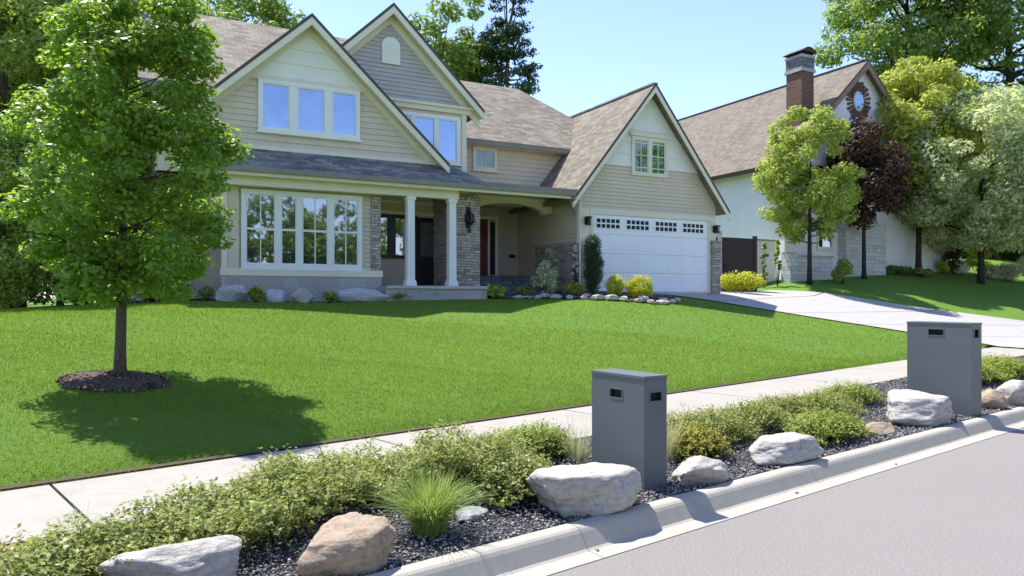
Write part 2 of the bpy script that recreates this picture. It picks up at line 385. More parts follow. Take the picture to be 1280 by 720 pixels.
def tree(name, loc, H, trunk_h, rx, rz, label, mat, cat='tree', group=None, ry=None, seed=1, k=60, n=12000, size=.1, cr=.4,
         trunk_r=.08, bark='bark', prof=None, flat=.7, lean=(0, 0), limbs=16, fill=.35, up=.5, aspect=.55, shift=0.0):
    """H total height, crown of half-height rz reaching the top, bare trunk to trunk_h"""
    rng = np.random.default_rng(seed); ry = ry or rx
    root = tag(empty(name, loc), label, cat, group)
    cz = H - rz
    C = crown_points(rng, k, rx, ry, rz, prof, fill); C[:, 2] += cz
    C[:, 0] += shift * np.clip(C[:, 2] / 2, 0, 1)
    C[:, 0] += lean[0] * (C[:, 2] / H); C[:, 1] += lean[1] * (C[:, 2] / H)
    C[:, 2] = np.maximum(C[:, 2], trunk_h + cr * .3)
    Rr = cr * rng.uniform(.6, 1.25, k)
    P, N = clump_leaves(rng, C, Rr, n, flat, up)
    leaf_obj('crown', rng, P, N, size, mat, root, aspect)
    mb = MB(); top = H - rz * .25
    path = [(0, 0, -.1)] + [(lean[0] * q + rng.normal() * .012 * H * q * .3, lean[1] * q + rng.normal() * .012 * H * q * .3, top * q) for q in (.08, .2, .35, .5, .65, .8, 1)]
    rad = [trunk_r * 1.5] + [trunk_r * f for f in (1.1, 1, .85, .65, .45, .28, .1)]
    mb.tube(path, rad, 9)
    order = rng.permutation(k)[:limbs]
    for i in order:
        c = C[i]; q = max(.12, min(.85, (c[2] - .45 * math.hypot(c[0], c[1])) / top)); q = max(q, trunk_h / top * .9)
        b = np.array([lean[0] * q, lean[1] * q, top * q]); m = (b + c) / 2 + np.array([0, 0, -.06 * H * .3])
        r0 = trunk_r * .42 * (1 - q * .5)
        mb.tube([b, m, c], [r0, r0 * .6, r0 * .2], 5, False)
    mb.build('trunk', M[bark], root, True, uvs=False)
    return root
def shrub(name, loc, rx, ry, h, label, mat, seed=1, k=26, n=2500, size=.06, cr=None, cat='shrub', group=None, flat=.8, up=.6, aspect=.55, fill=.3, rz=0):
    rng = np.random.default_rng(seed); root = tag(empty(name, loc, rz), label, cat, group)
    cr = cr or min(rx, ry, h) * .4
    C = crown_points(rng, k, max(rx - cr, .02), max(ry - cr, .02), max(h * .5 - cr * .8, .02), None, fill); C[:, 2] += h * .5
    P, N = clump_leaves(rng, C, cr * rng.uniform(.75, 1.2, k), n, flat, up, .4)
    P[:, 2] = np.abs(P[:, 2])
    leaf_obj('foliage', rng, P, N, size, mat, root, aspect)
    mb = MB()
    for i in range(min(k, 9)): mb.tube([(C[i][0] * .15, C[i][1] * .15, -.02), tuple(C[i] * np.array([.6, .6, .5])), tuple(C[i])], [.012, .009, .004], 4, False)
    mb.build('stems', M['bark_dark'], root, True, uvs=False)
    return root
def sprigs(rng, B, O, Ln, K, lsize):
    """B bases (n,3), O outward/up directions, Ln lengths: K leaves along every sprig"""
    n = len(B); q = np.linspace(.15, 1, K)[None, :, None]
    O = norm(O); droop = np.array([0, 0, -1.0])[None, None]
    pts = B[:, None] + O[:, None] * (Ln[:, None, None] * q) + droop * (Ln[:, None, None] * q ** 2 * .18)
    P = pts.reshape(-1, 3) + rng.normal(size=(n * K, 3)) * lsize * .28
    A = np.repeat(O, K, 0); side = norm(np.cross(A, rdir(rng, n * K)))
    D = norm(A * .6 + side); N = norm(np.array([0, 0, .7]) + A * .4 + rdir(rng, n * K) * .6)
    return P, N, D
def spreading(name, pts2, hfun, z0, label, mat, seed, nspr, ln=.2, K=9, ls=.026, cat='shrub', kind=None, origin=None, group=None, aspect=.6, tilt=.6):
    """low spreading shrub from sprigs rooted at pts2 (n,2)"""
    rng = np.random.default_rng(seed)
    c = np.array(origin if origin is not None else pts2.mean(0)); idx = rng.choice(len(pts2), nspr)
    b2 = pts2[idx] + rng.normal(size=(nspr, 2)) * .02
    h = hfun(b2) * rng.uniform(.15, 1, nspr) ** .7
    B = np.column_stack([b2 - c, h])
    O = rdir(rng, nspr); O[:, 2] = np.abs(O[:, 2]) * tilt + .35
    P, N, D = sprigs(rng, B, O, ln * rng.uniform(.5, 1.2, nspr), K, ls); P[:, 2] = np.maximum(P[:, 2], .01)
    root = tag(empty(name, (c[0], c[1], z0)), label, cat, group, kind)
    leaf_obj('foliage', rng, P, N, ls, mat, root, aspect, D)
    mb = MB()
    for i in range(0, nspr, max(1, nspr // 90)):
        e = B[i] + norm(O[i:i+1])[0] * ln * .8; mb.tube([(B[i][0] * .85, B[i][1] * .85, 0), tuple(B[i]), tuple(e)], [.005, .004, .002], 4, False)
    mb.build('stems', M['bark_dark'], root, True, uvs=False)
    return root
def ellipse_pts(rng, n, cx, cy, a, b, rot):
    th = rng.uniform(0, 2 * math.pi, n); r = np.sqrt(rng.uniform(0, 1, n)); rr = 1 + .18 * np.sin(th * 3 + rot * 5) + .1 * np.sin(th * 7 + rot)
    x = a * r * rr * np.cos(th); y = b * r * rr * np.sin(th); c, s = math.cos(rot), math.sin(rot)
    return np.column_stack([cx + c * x - s * y, cy + s * x + c * y])
def low_shrub(x, y, a, b, h, label, mat, seed, nspr=420, rot=.7, ls=.031, ln=.18, K=8, group=None, z0=.165, name='spreading_shrub'):
    a *= 1.15; b *= 1.15; nspr = int(nspr * 1.9); h *= .88
    rng = np.random.default_rng(seed); p = ellipse_pts(rng, 1800, x, y, a, b, rot); c = np.array([x, y])
    def hf(q):
        d = q - c; cc, ss = math.cos(rot), math.sin(rot)
        e = ((d[:, 0] * cc + d[:, 1] * ss) / a) ** 2 + ((-d[:, 0] * ss + d[:, 1] * cc) / b) ** 2
        return h * np.sqrt(np.clip(1.15 - e, .05, 1))
    return spreading(name, p, hf, z0, label, mat, seed, nspr, ln, K, ls, origin=(x, y), group=group)
def blades(rng, B, h, wd, lean, segs=1, az=None):
    """grass blades: strips tapering to a tip. B (n,3)"""
    n = len(B); az = rng.uniform(0, 2 * math.pi, n) if az is None else az
    dx = np.column_stack([np.cos(az), np.sin(az), np.zeros(n)]); sx = np.column_stack([-np.sin(az + rng.normal(size=n) * .6), np.cos(az), np.zeros(n)])
    V = []; 
    for i in range(segs + 1):
        q = i / segs if segs > 1 else 0.0
        if i == segs: q = 1.0
        c = B + dx * (lean * h * q ** 1.7)[:, None] + np.array([0, 0, 1.0]) * (h * (q - .5 * np.minimum(lean, 1.2) * q ** 2.2))[:, None]
        if i < segs: V += [c - sx * (wd * (1 - q * .6) * .5)[:, None], c + sx * (wd * (1 - q * .6) * .5)[:, None]]
        else: V += [c]
    m = len(V); V = np.stack(V, 1).reshape(-1, 3); b = np.arange(n)[:, None] * m; F = []
    for i in range(segs):
        o = 2 * i
        if i < segs - 1: F += [b + np.array([[o, o + 1, o + 3]]), b + np.array([[o, o + 3, o + 2]])]
        else: F += [b + np.array([[o, o + 1, o + 2]])]
    return V, np.concatenate(F, 0), np.repeat(rng.uniform(0, 1, n), m)
def ico(sub):
    import bmesh
    bm = bmesh.new(); bmesh.ops.create_icosphere(bm, subdivisions=sub, radius=1)
    V = np.array([v.co[:] for v in bm.verts]); F = np.array([[v.index for v in f.verts] for f in bm.faces]); bm.free(); return V, F
ICO = {s: ico(s) for s in (1, 2, 4, 5)}
def rock(name, loc, dims, label, mat, seed, rz=0, sub=5, cat='boulder', group=None, cuts=9, rough=1.0, top=None):
    """faceted boulder: smooth-cut polytope with fractal relief. dims = full sizes"""
    rng = np.random.default_rng(seed); V, F = ICO[sub]
    pn = rdir(rng, cuts); pn[:, 2] *= .7; pn = norm(pn); pd = rng.uniform(.55, .9, cuts)
    if top is not None: pn = np.vstack([pn, norm(np.array([top[:3]]))]); pd = np.append(pd, top[3])
    d = np.maximum(V @ pn.T, .02); r = pd[None] / d
    r = np.minimum(r, 1.12); p = -34.0; rr = (np.mean(np.vstack([r.T, np.full((1, len(V)), 1.05)]) ** p, 0) * (len(pd) + 1) / 2.0) ** (1 / p)
    W = V * rr[:, None]
    off = rng.uniform(-50, 50, 3); amp = .10 * rough
    q = np.array([noise.fractal(Vector(x * 1.6 + off), .8, 2.1, 6) for x in W]); q2 = np.array([noise.ridged_multi_fractal(Vector(x * np.array([1.2, 1.2, 3.2]) + off), .9, 2.2, 4, .9, 2.) for x in W])
    W = W * (1 + amp * q - .035 * rough * q2)[:, None]
    lo, hi = W.min(0), W.max(0); W = (W - (lo + hi) / 2) / (hi - lo) * np.array(dims)
    W[:, 2] += dims[2] * .30
    o = np_mesh(name, W, F, mat, None, None, True); o.location = loc; o.rotation_euler = (0, 0, rz)
    return tag(o, label, cat, group)

# ------------------------------------------------------------------ terrain, street, pavement, drive
def terrain():
    def axis(a, b, fine0, fine1, st):
        mid = np.arange(fine0, fine1 + 1e-6, st); out = []; x = fine0; s_ = st
        while x > a: s_ *= 1.35; x -= s_; out.append(x)
        lo = out[::-1]; out = []; x = mid[-1]; s_ = st
        while x < b: s_ *= 1.35; x += s_; out.append(x)
        return np.array(lo + list(mid) + out)
    xs = axis(-900, 900, -16, 34, .35); ys = axis(-700, 1500, 2, 48, .35)
    X, Y = np.meshgrid(xs, ys); Z = ground(X, Y)
    s = -.667 * X + .745 * Y; c = -.621 * X + .784 * Y
    near = sst(6.9, 7.2, s); Z = Z * near + (-.12) * (1 - near)
    Z = np.where(c < -6.5, .1 + .02 * np.minimum(-6.5 - c, 30), Z)
    # the drive runs in a shallow cutting so the turf never pokes through the slab
    V = np.column_stack([X.ravel(), Y.ravel(), Z.ravel()])
    nx, ny = len(xs), len(ys); i, j = np.meshgrid(np.arange(nx - 1), np.arange(ny - 1)); a = (j * nx + i).ravel()
    F = np.column_stack([a, a + 1, a + nx + 1, a + nx])
    tag(np_mesh('ground', V, F, M['grass'], None, None, True), kind='structure')
terrain()
def strip_sheet(name, A, B, mat, lift=.02, nu=60, nw=14, joints=0.0):
    """ruled sheet draped on the ground between polylines A and B"""
    QQ = np.linspace(0, 1, nu); cut = []
    if joints:
        js = np.arange(joints, 1, joints); QQ = np.sort(np.r_[QQ, js - .0009, js + .0009]); nu = len(QQ); cut = [int(np.searchsorted(QQ, x_ - .0009)) for x_ in js]
    def samp(Pl, n):
        Pl = np.array(Pl, float); d = np.r_[0, np.cumsum(np.linalg.norm(np.diff(Pl, axis=0), axis=1))]; q = QQ * d[-1]
        return np.column_stack([np.interp(q, d, Pl[:, 0]), np.interp(q, d, Pl[:, 1])])
    a, b = samp(A, nu), samp(B, nu); k = np.linspace(0, 1, nw)[None, :, None]
    P = a[:, None] * (1 - k) + b[:, None] * k; P2 = P.reshape(-1, 2)
    V = np.column_stack([P2, ground(P2[:, 0], P2[:, 1]) + lift])
    i, j = np.meshgrid(np.arange(nw - 1), np.arange(nu - 1)); q = (j * nw + i).ravel()
    F = np.column_stack([q, q + 1, q + nw + 1, q + nw])
    if cut: F = F[~np.isin(j.ravel(), cut)]
    o = np_mesh(name, V, F, mat, None, None, True)
    if V.shape[0] and (np.cross(V[1] - V[0], V[nw] - V[0])[2] < 0): o.data.flip_normals()
    return tag(o, kind='structure')
# asphalt road
mb = MB(); a, b, c_, d_ = tc(-60, -6.6), tc(120, -6.6), tc(120, 3.49), tc(-60, 3.49)
mb.poly([(*a, 0), (*b, 0), (*c_, 0), (*d_, 0)]); tag(mb.build('road', M['asphalt']), kind='structure')
# kerb with rolled gutter, cast in 3 m lengths
mb = MB(); prof = [(3.485, -.1), (3.485, .006), (3.625, .012), (3.645, .024), (3.705, .118), (3.722, .138), (3.742, .150), (3.765, .154), (3.835, .154), (3.835, -.1)]
t0 = -8.45 + 3.0
while t0 < 60:
    t1 = t0 + 2.994; n = len(mb.v); m = len(prof)
    for t in (t0, t1): mb.v += [(*tc(t, c), z) for c, z in prof]
    for i in range(m):
        j = (i + 1) % m; mb.f.append([n + i, n + m + i, n + m + j, n + j][::-1])
    mb.f.append([n + i for i in range(m)]); mb.f.append([n + m + i for i in reversed(range(m))]); t0 += 3.0
tag(mb.build('kerb', M['kerb']), kind='structure')
# pavement slabs
mb = MB(); t0 = 1.2 - 9
while t0 < 60:
    a, b, c_, d_ = ts(t0 + .012, 5.48), ts(t0 + 2.988, 5.48), ts(t0 + 2.988, 7.0), ts(t0 + .012, 7.0)
    mb.slab([(*a, .225), (*b, .225), (*c_, .225), (*d_, .225)], .2); t0 += 3.0
tag(mb.build('pavement', M['concrete']), kind='structure')
mb = MB(); mb.poly([(*ts(-12, 6.995), .243), (*ts(15.3, 6.995), .243), (*ts(15.3, 7.07), .250), (*ts(-12, 7.07), .250)]); tag(mb.build('lawn_edge_soil', M['mulch']), kind='structure')
# planting bed between kerb and pavement
mb = MB(); mb.poly([(*tc(-12, 3.83), .135), (*tc(60, 3.83), .135), (*ts(60, 5.49), .2), (*ts(-12, 5.49), .2)])
tag(mb.build('planting_bed', M['soil']), kind='structure')
# drive
strip_sheet('driveway', [uv2w(-.2, -.02), (5.35, 24.62), (9.25, 23.64), (14.74, 22.72), (15.3, 21.3), (17.5, 18.6)],
            [uv2w(5.35, -.02), (8.3, 29.9), (11.3, 32.4), (16.45, 31.52), (22.0, 31.66), (42, 33.5)], M['drive'], .035, 90, 26, joints=.125)
# mulch bed in front of the entrance
strip_sheet('garden_bed', [(-9.0, 19.3), (-6.2, 20.4), (-3.4, 21.8), (-.7, 22.5), (1.3, 21.75), (2.6, 21.35), (4.4, 21.7), (5.25, 22.9), (5.3, 24.5)],
            [uv2w(-11.5, .3), uv2w(-9, .3), uv2w(-7, .3), uv2w(-4, .6), uv2w(-3.4, 1.5), uv2w(-1.6, 1.5), uv2w(-.6, .6), uv2w(-.2, -.02), uv2w(.0, -.02)], M['mulch'], .03, 70, 16)

# ------------------------------------------------------------------ the house
H = tag(empty('house', (OX, OY, FZ), AL), 'two-storey tan house with gabled tan shingle roofs, porch and white garage door', 'house')
def lap(mb, poly, v, step=.125, axis='v', sgn=-1, depth=.032):
    """lap siding boards clipped to a convex polygon (u,z) on plane v"""
    zs = [p[1] for p in poly]; z = min(zs)
    def span(zz):
        xs = []
        for i in range(len(poly)):
            (x0, z0), (x1, z1) = poly[i], poly[(i + 1) % len(poly)]
            if (z0 - zz) * (z1 - zz) <= 0 and z0 != z1: xs.append(x0 + (x1 - x0) * (zz - z0) / (z1 - z0))
            elif z0 == z1 == zz: xs += [x0, x1]
        return (min(xs), max(xs)) if xs else None
    top = max(zs)
    while z < top - 1e-3:
        z2 = min(z + step, top); a = span(z + 1e-4); b = span(z2 - 1e-4)
        if a and b and a[1] - a[0] > .01:
            p = [(a[0], v + sgn * depth, z), (a[1], v + sgn * depth, z), (b[1], v + sgn * .003, z2), (b[0], v + sgn * .003, z2)]
            q = [(a[0], v, z), (a[1], v, z), (a[1], v + sgn * depth, z), (a[0], v + sgn * depth, z)]
            if axis == 'u':
                p = [(y, x, zz) for x, y, zz in p][::-1]; q = [(y, x, zz) for x, y, zz in q][::-1]
            mb.poly(p); mb.poly(q)
        z = z2
def gable_roof(parent, uc, za, pitch, hl, hr, v0, v1, mat, th=.09, rake=.24, trim='cream', wallv=None, frieze=.3, fr_h=None, edge=True):
    """two slabs (top surfaces), a dark drip edge, rake boards and soffit"""
    for sg, hw in ((-1, hl), (1, hr)):
        x1 = uc + sg * hw; z1 = za - pitch * hw
        pts = [(uc, v0, za), (x1, v0, z1), (x1, v1, z1), (uc, v1, za)]
        if sg > 0: pts = pts[::-1]
        MB().slab(pts, th).build('roof', mat, parent)
    # one continuous folded rake board, its dark edge and the soffit
    k = math.sqrt(1 + pitch * pitch)
    def chev(o0, o1):   # offsets below the top surface (vertical)
        return [(uc - hl, za - pitch * hl - o0), (uc - hl, za - pitch * hl - o1), (uc, za - o1), (uc + hr, za - pitch * hr - o1), (uc + hr, za - pitch * hr - o0), (uc, za - o0)]
    def folded(mb, o0, o1, va, vb):
        c = chev(o0, o1); mb.prism([c[0], c[1], c[2], c[5]], va, vb); mb.prism([c[5], c[2], c[3], c[4]], va, vb)
    m = MB(); folded(m, -.015, th * k * .75, v0 - .035, v0 + .02); m.build('drip_edge', M['dark_edge'], parent)
    m = MB(); folded(m, th * k * .75 + .002, rake * k, v0 - .028, v0 + .02); m.build('rake_board', M[trim], parent)
    if wallv:
        m = MB(); folded(m, th * k + .06, th * k + .09, v0 + .022, wallv); m.build('soffit', M['soffit'], parent)
        m = MB(); folded(m, rake * k * .75, (rake + frieze) * k, wallv - .045, wallv + .0); m.build('frieze_board', M[trim], parent)
def window(parent, u0, u1, z0, z1, v, cols, glass='glass', mull=.1, fr=.09, midrail=None, muntin=False, name='window', mat='white', sill=True, out=.06):
    """cols: list of relative widths. frame ring + mullions, glass panes as sub-parts"""
    f = MB(); tot = sum(cols); W = u1 - u0 - 2 * fr - mull * (len(cols) - 1); x = u0 + fr
    f.box(u0, u1, v - out, v + .02, z1 - fr, z1); f.box(u0, u1, v - out, v + .02, z0, z0 + fr)
    f.box(u0, u0 + fr, v - out + .002, v + .02, z0 + fr, z1 - fr); f.box(u1 - fr, u1, v - out + .002, v + .02, z0 + fr, z1 - fr)
    pan = []
    for i, c in enumerate(cols):
        wv = W * c / tot; pan.append((x, x + wv))
        if i < len(cols) - 1: f.box(x + wv, x + wv + mull, v - out + .004, v + .02, z0 + fr, z1 - fr)
        x += wv + mull
    if sill: f.box(u0 - .04, u1 + .04, v - out - .03, v + .02, z0 - .05, z0 - .002)
    for (a, b) in pan:   # sash
        s = .035; y0, y1 = v - out + .022, v + .015
        f.box(a, b, y0, y1, z1 - fr - s, z1 - fr); f.box(a, b, y0, y1, z0 + fr, z0 + fr + s)
        f.box(a, a + s, y0, y1, z0 + fr + s, z1 - fr - s); f.box(b - s, b, y0, y1, z0 + fr + s, z1 - fr - s)
        if midrail: zm = z0 + (z1 - z0) * midrail; f.box(a + s, b - s, y0 + .003, y1, zm - .03, zm + .03)
        if muntin and b - a > .5: f.box((a + b) / 2 - .014, (a + b) / 2 + .014, y0 + .008, y1, z0 + fr + s, z1 - fr - s)
    wn = f.build(name, M[mat], parent)
    for (a, b) in pan: MB().box(a + .01, b - .01, v - out + .05, v + .012, z0 + fr + .01, z1 - fr - .01).build('pane', M[glass], wn)
    return wn
# --- wall bodies (front faces carry lap siding)
def body(poly, v0, v1, mat, name='wall'): return MB().prism(poly, v0, v1).build(name, M[mat], H)
def sided(poly, v, mat='siding', name='siding', step=.125): m = MB(); lap(m, poly, v, step); return m.build(name, M[mat], H)
# garage
GC = 2.25
gz_ = lambda u, za=7.0, p=1.24, uc=GC: za - p * abs(u - uc)
body([(-.65, -.6), (5.30, -.6), (5.30, gz_(5.30) - .12), (GC, 6.88), (-.65, gz_(-.65) - .12)], .0, 8.4, 'siding')
sided([(-.65, 2.66), (5.30, 2.66), (5.30, 3.05), (4.38, 4.17), (.12, 4.17), (-.65, 3.25)], 0)
sided([(.02, 4.17), (4.48, 4.17), (GC, 6.8)], 0, 'panel', 'gable_panel', .42)
MB().box(-.14, -.02, -.05, .02, -.1, 2.50).box(4.92, 5.03, -.05, .02, -.1, 2.50).box(-.14, 5.03, -.052, .02, 2.50, 2.68).box(-.645, -.52, -.045, .02, -.3, 3.2).box(-.645, -.145, -.03, .02, 1.65, 2.66).box(5.035, 5.30, -.03, .02, 1.75, 2.66).build('garage_trim', M['cream'], H)
m = MB(); lap(m, [(0.0, -.4), (8.4, -.4), (8.4, 3.3), (0.0, 3.3)], -.65, .125, 'u'); m.build('siding', M['siding'], H)
MB().box(-.72, -.5, -.09, 2.6, -.6, 1.5).box(-.72, -.145, -.09, .2, -.6, 1.5).build('stone_veneer', M['stone'], H)
MB().box(-.75, -.14, -.12, 2.6, 1.5, 1.57).build('stone_cap', M['base_stone'], H)
MB().box(5.04, 5.42, -.13, .3, -.6, 1.72).build('stone_veneer', M['stone'], H)
MB().box(5.02, 5.45, -.16, .32, 1.40, 1.50).box(5.02, 5.45, -.16, .32, 1.72, 1.79).build('stone_cap', M['gutter'], H)
gable_roof(H, GC, 7.0, 1.24, 3.30, 3.35, -.4, 8.6, M['shingle'], wallv=0, rake=.19, frieze=.08)
MB().box(GC - .09, GC + .09, -.42, 5.3, 6.955, 7.02).build('ridge_cap', M['shingle_dark'], H)
# garage door with four lites
gd = MB()
for i in range(4): gd.box(-.02, 4.92, .0 - .012, .03, -.04 + i * .635, -.04 + i * .635 + .618)
for i in range(4):
    for j in range(8): gd.box(.05 + j * .61, .05 + j * .61 + .53, -.018, .0, .05 + i * .635, .05 + i * .635 + .45) if i < 3 else None
GD = gd.build('garage_door', M['door_white'], H)
for i in range(4):
    a = .10 + i * 1.22; f = MB().box(a - .04, a + 1.0, -.03, -.008, 2.02, 2.42)
    F = f.build('window', M['door_white'], GD)
    g = MB()
    for r in range(2):
        for c in range(5): g.box(a + .02 + c * .192, a + .02 + c * .192 + .14, -.04, -.028, 2.06 + r * .175, 2.06 + r * .175 + .125)
    g.build('pane', M['dark'], F)
window(H, 1.52, 3.05, 3.90, 5.22, -.02, [1, 1], 'glass_tree_tint', mull=.14, fr=.1, mat='cream', sill=False, muntin=True)
MB().box(1.45, 3.12, -.11, -.02, 5.23, 5.34).build('window_head', M['cream'], H)
# wall lamps
def lamp(u, v, z):
    l = MB().box(u - .05, u + .05, v - .04, v, z - .12, z + .12).tube([(u, v - .04, z + .1), (u, v - .16, z + .14)], .014, 6).box(u - .09, u + .09, v - .25, v - .07, z + .08, z + .12).box(u - .07, u + .07, v - .23, v - .09, z - .16, z - .13)
    for dx in (-.065, .055):
        for dy in (-.225, -.105): l.box(u + dx, u + dx + .012, v + dy, v + dy + .012, z - .13, z + .08)
    o = l.build('wall_lamp', M['dark'], H); MB().box(u - .045, u + .045, v - .205, v - .115, z - .12, z + .07).build('lamp_glass', M['dark_door'], o)
lamp(-.32, -.03, 2.26); lamp(5.2, -.03, 2.22)
# --- left wing
body([(-12.95, 3.0), (-9.1, 3.0), (-9.1, 5.0), (-12.95, 5.0)], .68, 7.2, 'siding')
body([(-12.9, -.6), (-11.4, -.6), (-11.4, 3.0), (-12.9, 3.0)], 1.0, 7.2, 'beige_wall')
body([(-11.4, -.6), (-7.15, -.6), (-7.15, 3.05), (-11.4, 3.05)], .3, 3.0, 'siding')
body([(-7.15, -.6), (-4.15, -.6), (-4.15, 3.0), (-7.15, 3.0)], 2.0, 7.2, 'siding')
body([(-12.9, 3.0), (-5.3, 3.0), (-5.3, 3.85), (-9.1, 7.4), (-12.9, 3.85)], .6, 2.6, 'siding')
g1 = lambda u: 7.52 - .93 * abs(u + 9.1)
sided([(-12.9, 3.85), (-5.3, 3.85), (-7.28, 5.70), (-10.92, 5.70)], .6, step=.16)
sided([(-10.92, 5.76), (-7.28, 5.76), (-9.1, 7.4)], .6, 'panel', 'gable_panel', .42)
MB().box(-12.0, -5.3, .55, .62, 3.72, 3.86).box(-10.95, -7.3, .545, .62, 5.66, 5.78).build('trim_band', M['cream'], H)
gable_roof(H, -9.1, 7.52, .93, 4.1, 4.07, .2, 4.0, M['shingle'], wallv=.6, rake=.22, frieze=.10)
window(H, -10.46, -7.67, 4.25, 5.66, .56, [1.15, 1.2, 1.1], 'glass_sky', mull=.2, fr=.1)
# main roof over the left wing (eave v=.2, ridge v=3.6)
p = .9
def roofpoly(pts, mat='shingle', th=.1): return MB().slab(pts, th).build('roof', M[mat], H)
roofpoly([(-13.35, .2, 5.2), (-11.62, .2, 5.2), (-9.1, 2.83, 7.52), (-7.5, 2.83, 7.52), (-5.8, 3.6, 8.2), (-13.35, 3.6, 8.2)])
roofpoly([(-13.35, 3.6, 8.2), (-5.8, 3.6, 8.2), (-5.8, 7.6, 4.7), (-13.35, 7.6, 4.7)])
MB().box(-13.35, -11.7, .14, .2, 4.98, 5.16).build('fascia', M['gutter'], H); MB().box(-13.35, -11.6, .2, .68, 4.98, 5.0).build('soffit', M['soffit'], H)
MB().poly([(-12.95, .7, 5.0), (-12.95, 7.2, 5.0), (-12.95, 3.6, 8.1)]).build('gable_wall', M['siding'], H)
# --- middle gable
body([(-9.1, 3.0), (-4.15, 3.0), (-4.15, 5.95), (-6.62, 8.3), (-9.1, 5.95)], 1.0, 6.5, 'siding')
sided([(-9.1, 3.6), (-4.15, 3.6), (-4.15, 5.5), (-9.1, 5.5)], 1.0)
sided([(-9.1, 5.72), (-4.15, 5.72), (-4.3, 5.95), (-6.62, 8.25), (-8.95, 5.95)], 1.0, 'siding_grey')
MB().box(-9.3, -4.0, .90, 1.0, 5.48, 5.62).box(-9.35, -3.9, .82, 1.0, 5.62, 5.70).box(-4.3, -4.13, .955, 1.02, 3.3, 5.48).build('trim_band', M['cream'], H)
gable_roof(H, -6.62, 8.43, .956, 2.95, 2.96, .65, 6.6, M['shingle'], wallv=1.0, rake=.22, frieze=.14)
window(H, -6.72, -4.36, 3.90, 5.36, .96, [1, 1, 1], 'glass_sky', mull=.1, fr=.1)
# arched louvre
av = [(-6.88 + .54 * 0, 6.72), (-6.32, 6.72)] + [(-6.60 + .28 * math.cos(R(a)), 7.28 + .24 * math.sin(R(a))) for a in range(0, 181, 20)]
V_ = MB().prism(av, .93, 1.0).build('gable_vent', M['white'], H)
m = MB()
for i in range(8): m.box(-6.83, -6.37, .915, .93, 6.78 + i * .07, 6.78 + i * .07 + .045)
m.build('louvre', M['panel'], V_)
# --- right part of the upper storey above the entrance
body([(-4.15, 3.0), (3.0, 3.0), (3.0, 5.05), (-4.15, 5.05)], 3.0, 9.0, 'siding')
sided([(-4.13, 3.15), (2.0, 3.15), (2.0, 5.05), (-4.13, 5.05)], 3.0, step=.16)
roofpoly([(-5.2, 2.6, 5.17), (4.1, 2.6, 5.17), (.4, 6.0, 8.17), (-7.0, 6.0, 8.17), (-7.0, 4.2, 6.58)])
roofpoly([(4.1, 2.6, 5.17), (4.1, 9.4, 5.17), (.4, 6.0, 8.17)])
roofpoly([(4.1, 9.4, 5.17), (-7.0, 9.4, 5.17), (-7.0, 6.0, 8.17), (.4, 6.0, 8.17)])
MB().box(-3.7, 1.6, 2.53, 2.6, 4.98, 5.13).build('gutter', M['gutter'], H); MB().box(-4.1, 2.0, 2.6, 3.0, 4.97, 4.99).build('soffit', M['soffit'], H)
window(H, -3.0, -2.08, 4.17, 5.0 - .02, 2.97, [1], 'glass_tree_tint', fr=.09, mat='cream', muntin=True)
# --- porch
roofpoly([(-11.8, -.4, 3.08), (-3.8, -.4, 3.08), (-5.2, 1.0, 4.07), (-11.8, 1.0, 4.07)], 'shingle_dark', .08)
roofpoly([(-3.8, -.4, 3.08), (-3.8, 1.0, 3.08), (-5.2, 1.0, 4.07)], 'shingle_dark', .08)
MB().box(-4.3, -.72, -.36, 3.0, 3.12, 3.20).build('entry_roof', M['gutter'], H)
MB().box(-11.85, -1.0, -.50, -.39, 2.97, 3.09).build('gutter', M['gutter'], H)
MB().box(-11.7, -1.0, -.39, -.36, 2.88, 3.05).build('fascia', M['cream'], H)
MB().box(-11.7, -4.0, -.36, 2.0, 2.93, 2.96).box(-4.0, -.72, -.36, 4.0, 3.085, 3.115).build('porch_ceiling', M['soffit'], H)
MB().box(-11.6, -4.87, -.14, .16, 2.66, 2.92).build('porch_beam', M['cream'], H)
for u in (-6.35, -5.05):
    c = MB(); c.prism([(u - .115, .26), (u + .115, .26), (u + .105, 2.56), (u - .105, 2.56)], -.11, .11)
    c.box(u - .155, u + .155, -.155, .155, .08, .2).box(u - .135, u + .135, -.135, .135, .2, .26).box(u - .14, u + .14, -.14, .14, 2.56, 2.61).box(u - .13, u + .13, -.13, .13, 2.61, 2.66)
    c.build('porch_column', M['white'], H)
MB().box(-7.15, -4.0, -.26, 2.0, -.6, .08).build('porch_floor', M['base_stone'], H)
MB().box(-7.15, -3.98, -.32, -.26, .01, .09).build('porch_edge', M['rock_b'], H)
MB().box(-4.05, -.72, 2.4, 4.0, -.6, .5).box(-4.05, -.72, 1.9, 2.4, -.6, .33).box(-4.05, -.72, 1.4, 1.9, -.6, .16).box(-4.05, -.72, .9, 1.4, -.6, -.02).build('entry_steps', M['slate'], H)
# bay window wall
MB().box(-11.45, -7.1, .18, .30, .33, .52).build('sill_band', M['cream'], H)
MB().box(-11.42, -7.13, .2, .30, -.6, .33).build('base_stone', M['base_stone'], H)
sided([(-7.66, .52), (-7.15, .52), (-7.15, 2.9), (-7.66, 2.9)], .3); MB().box(-11.4, -10.98, .25, .30, .52, 2.9).box(-10.98, -7.66, .25, .3, 2.66, 2.9).build('wall_panel', M['siding'], H)
MB().box(-7.42, -7.15, .2, .3, .53, 2.66).build('stone_veneer', M['stone'], H)
MB().box(-11.42, -11.28, .2, .28, .53, 2.66).build('corner_board', M['cream'], H)
window(H, -10.93, -7.69, .53, 2.62, .26, [1.12, .62, 1.05, 1.05], 'glass', mull=.14, fr=.11, midrail=.5, muntin=True)
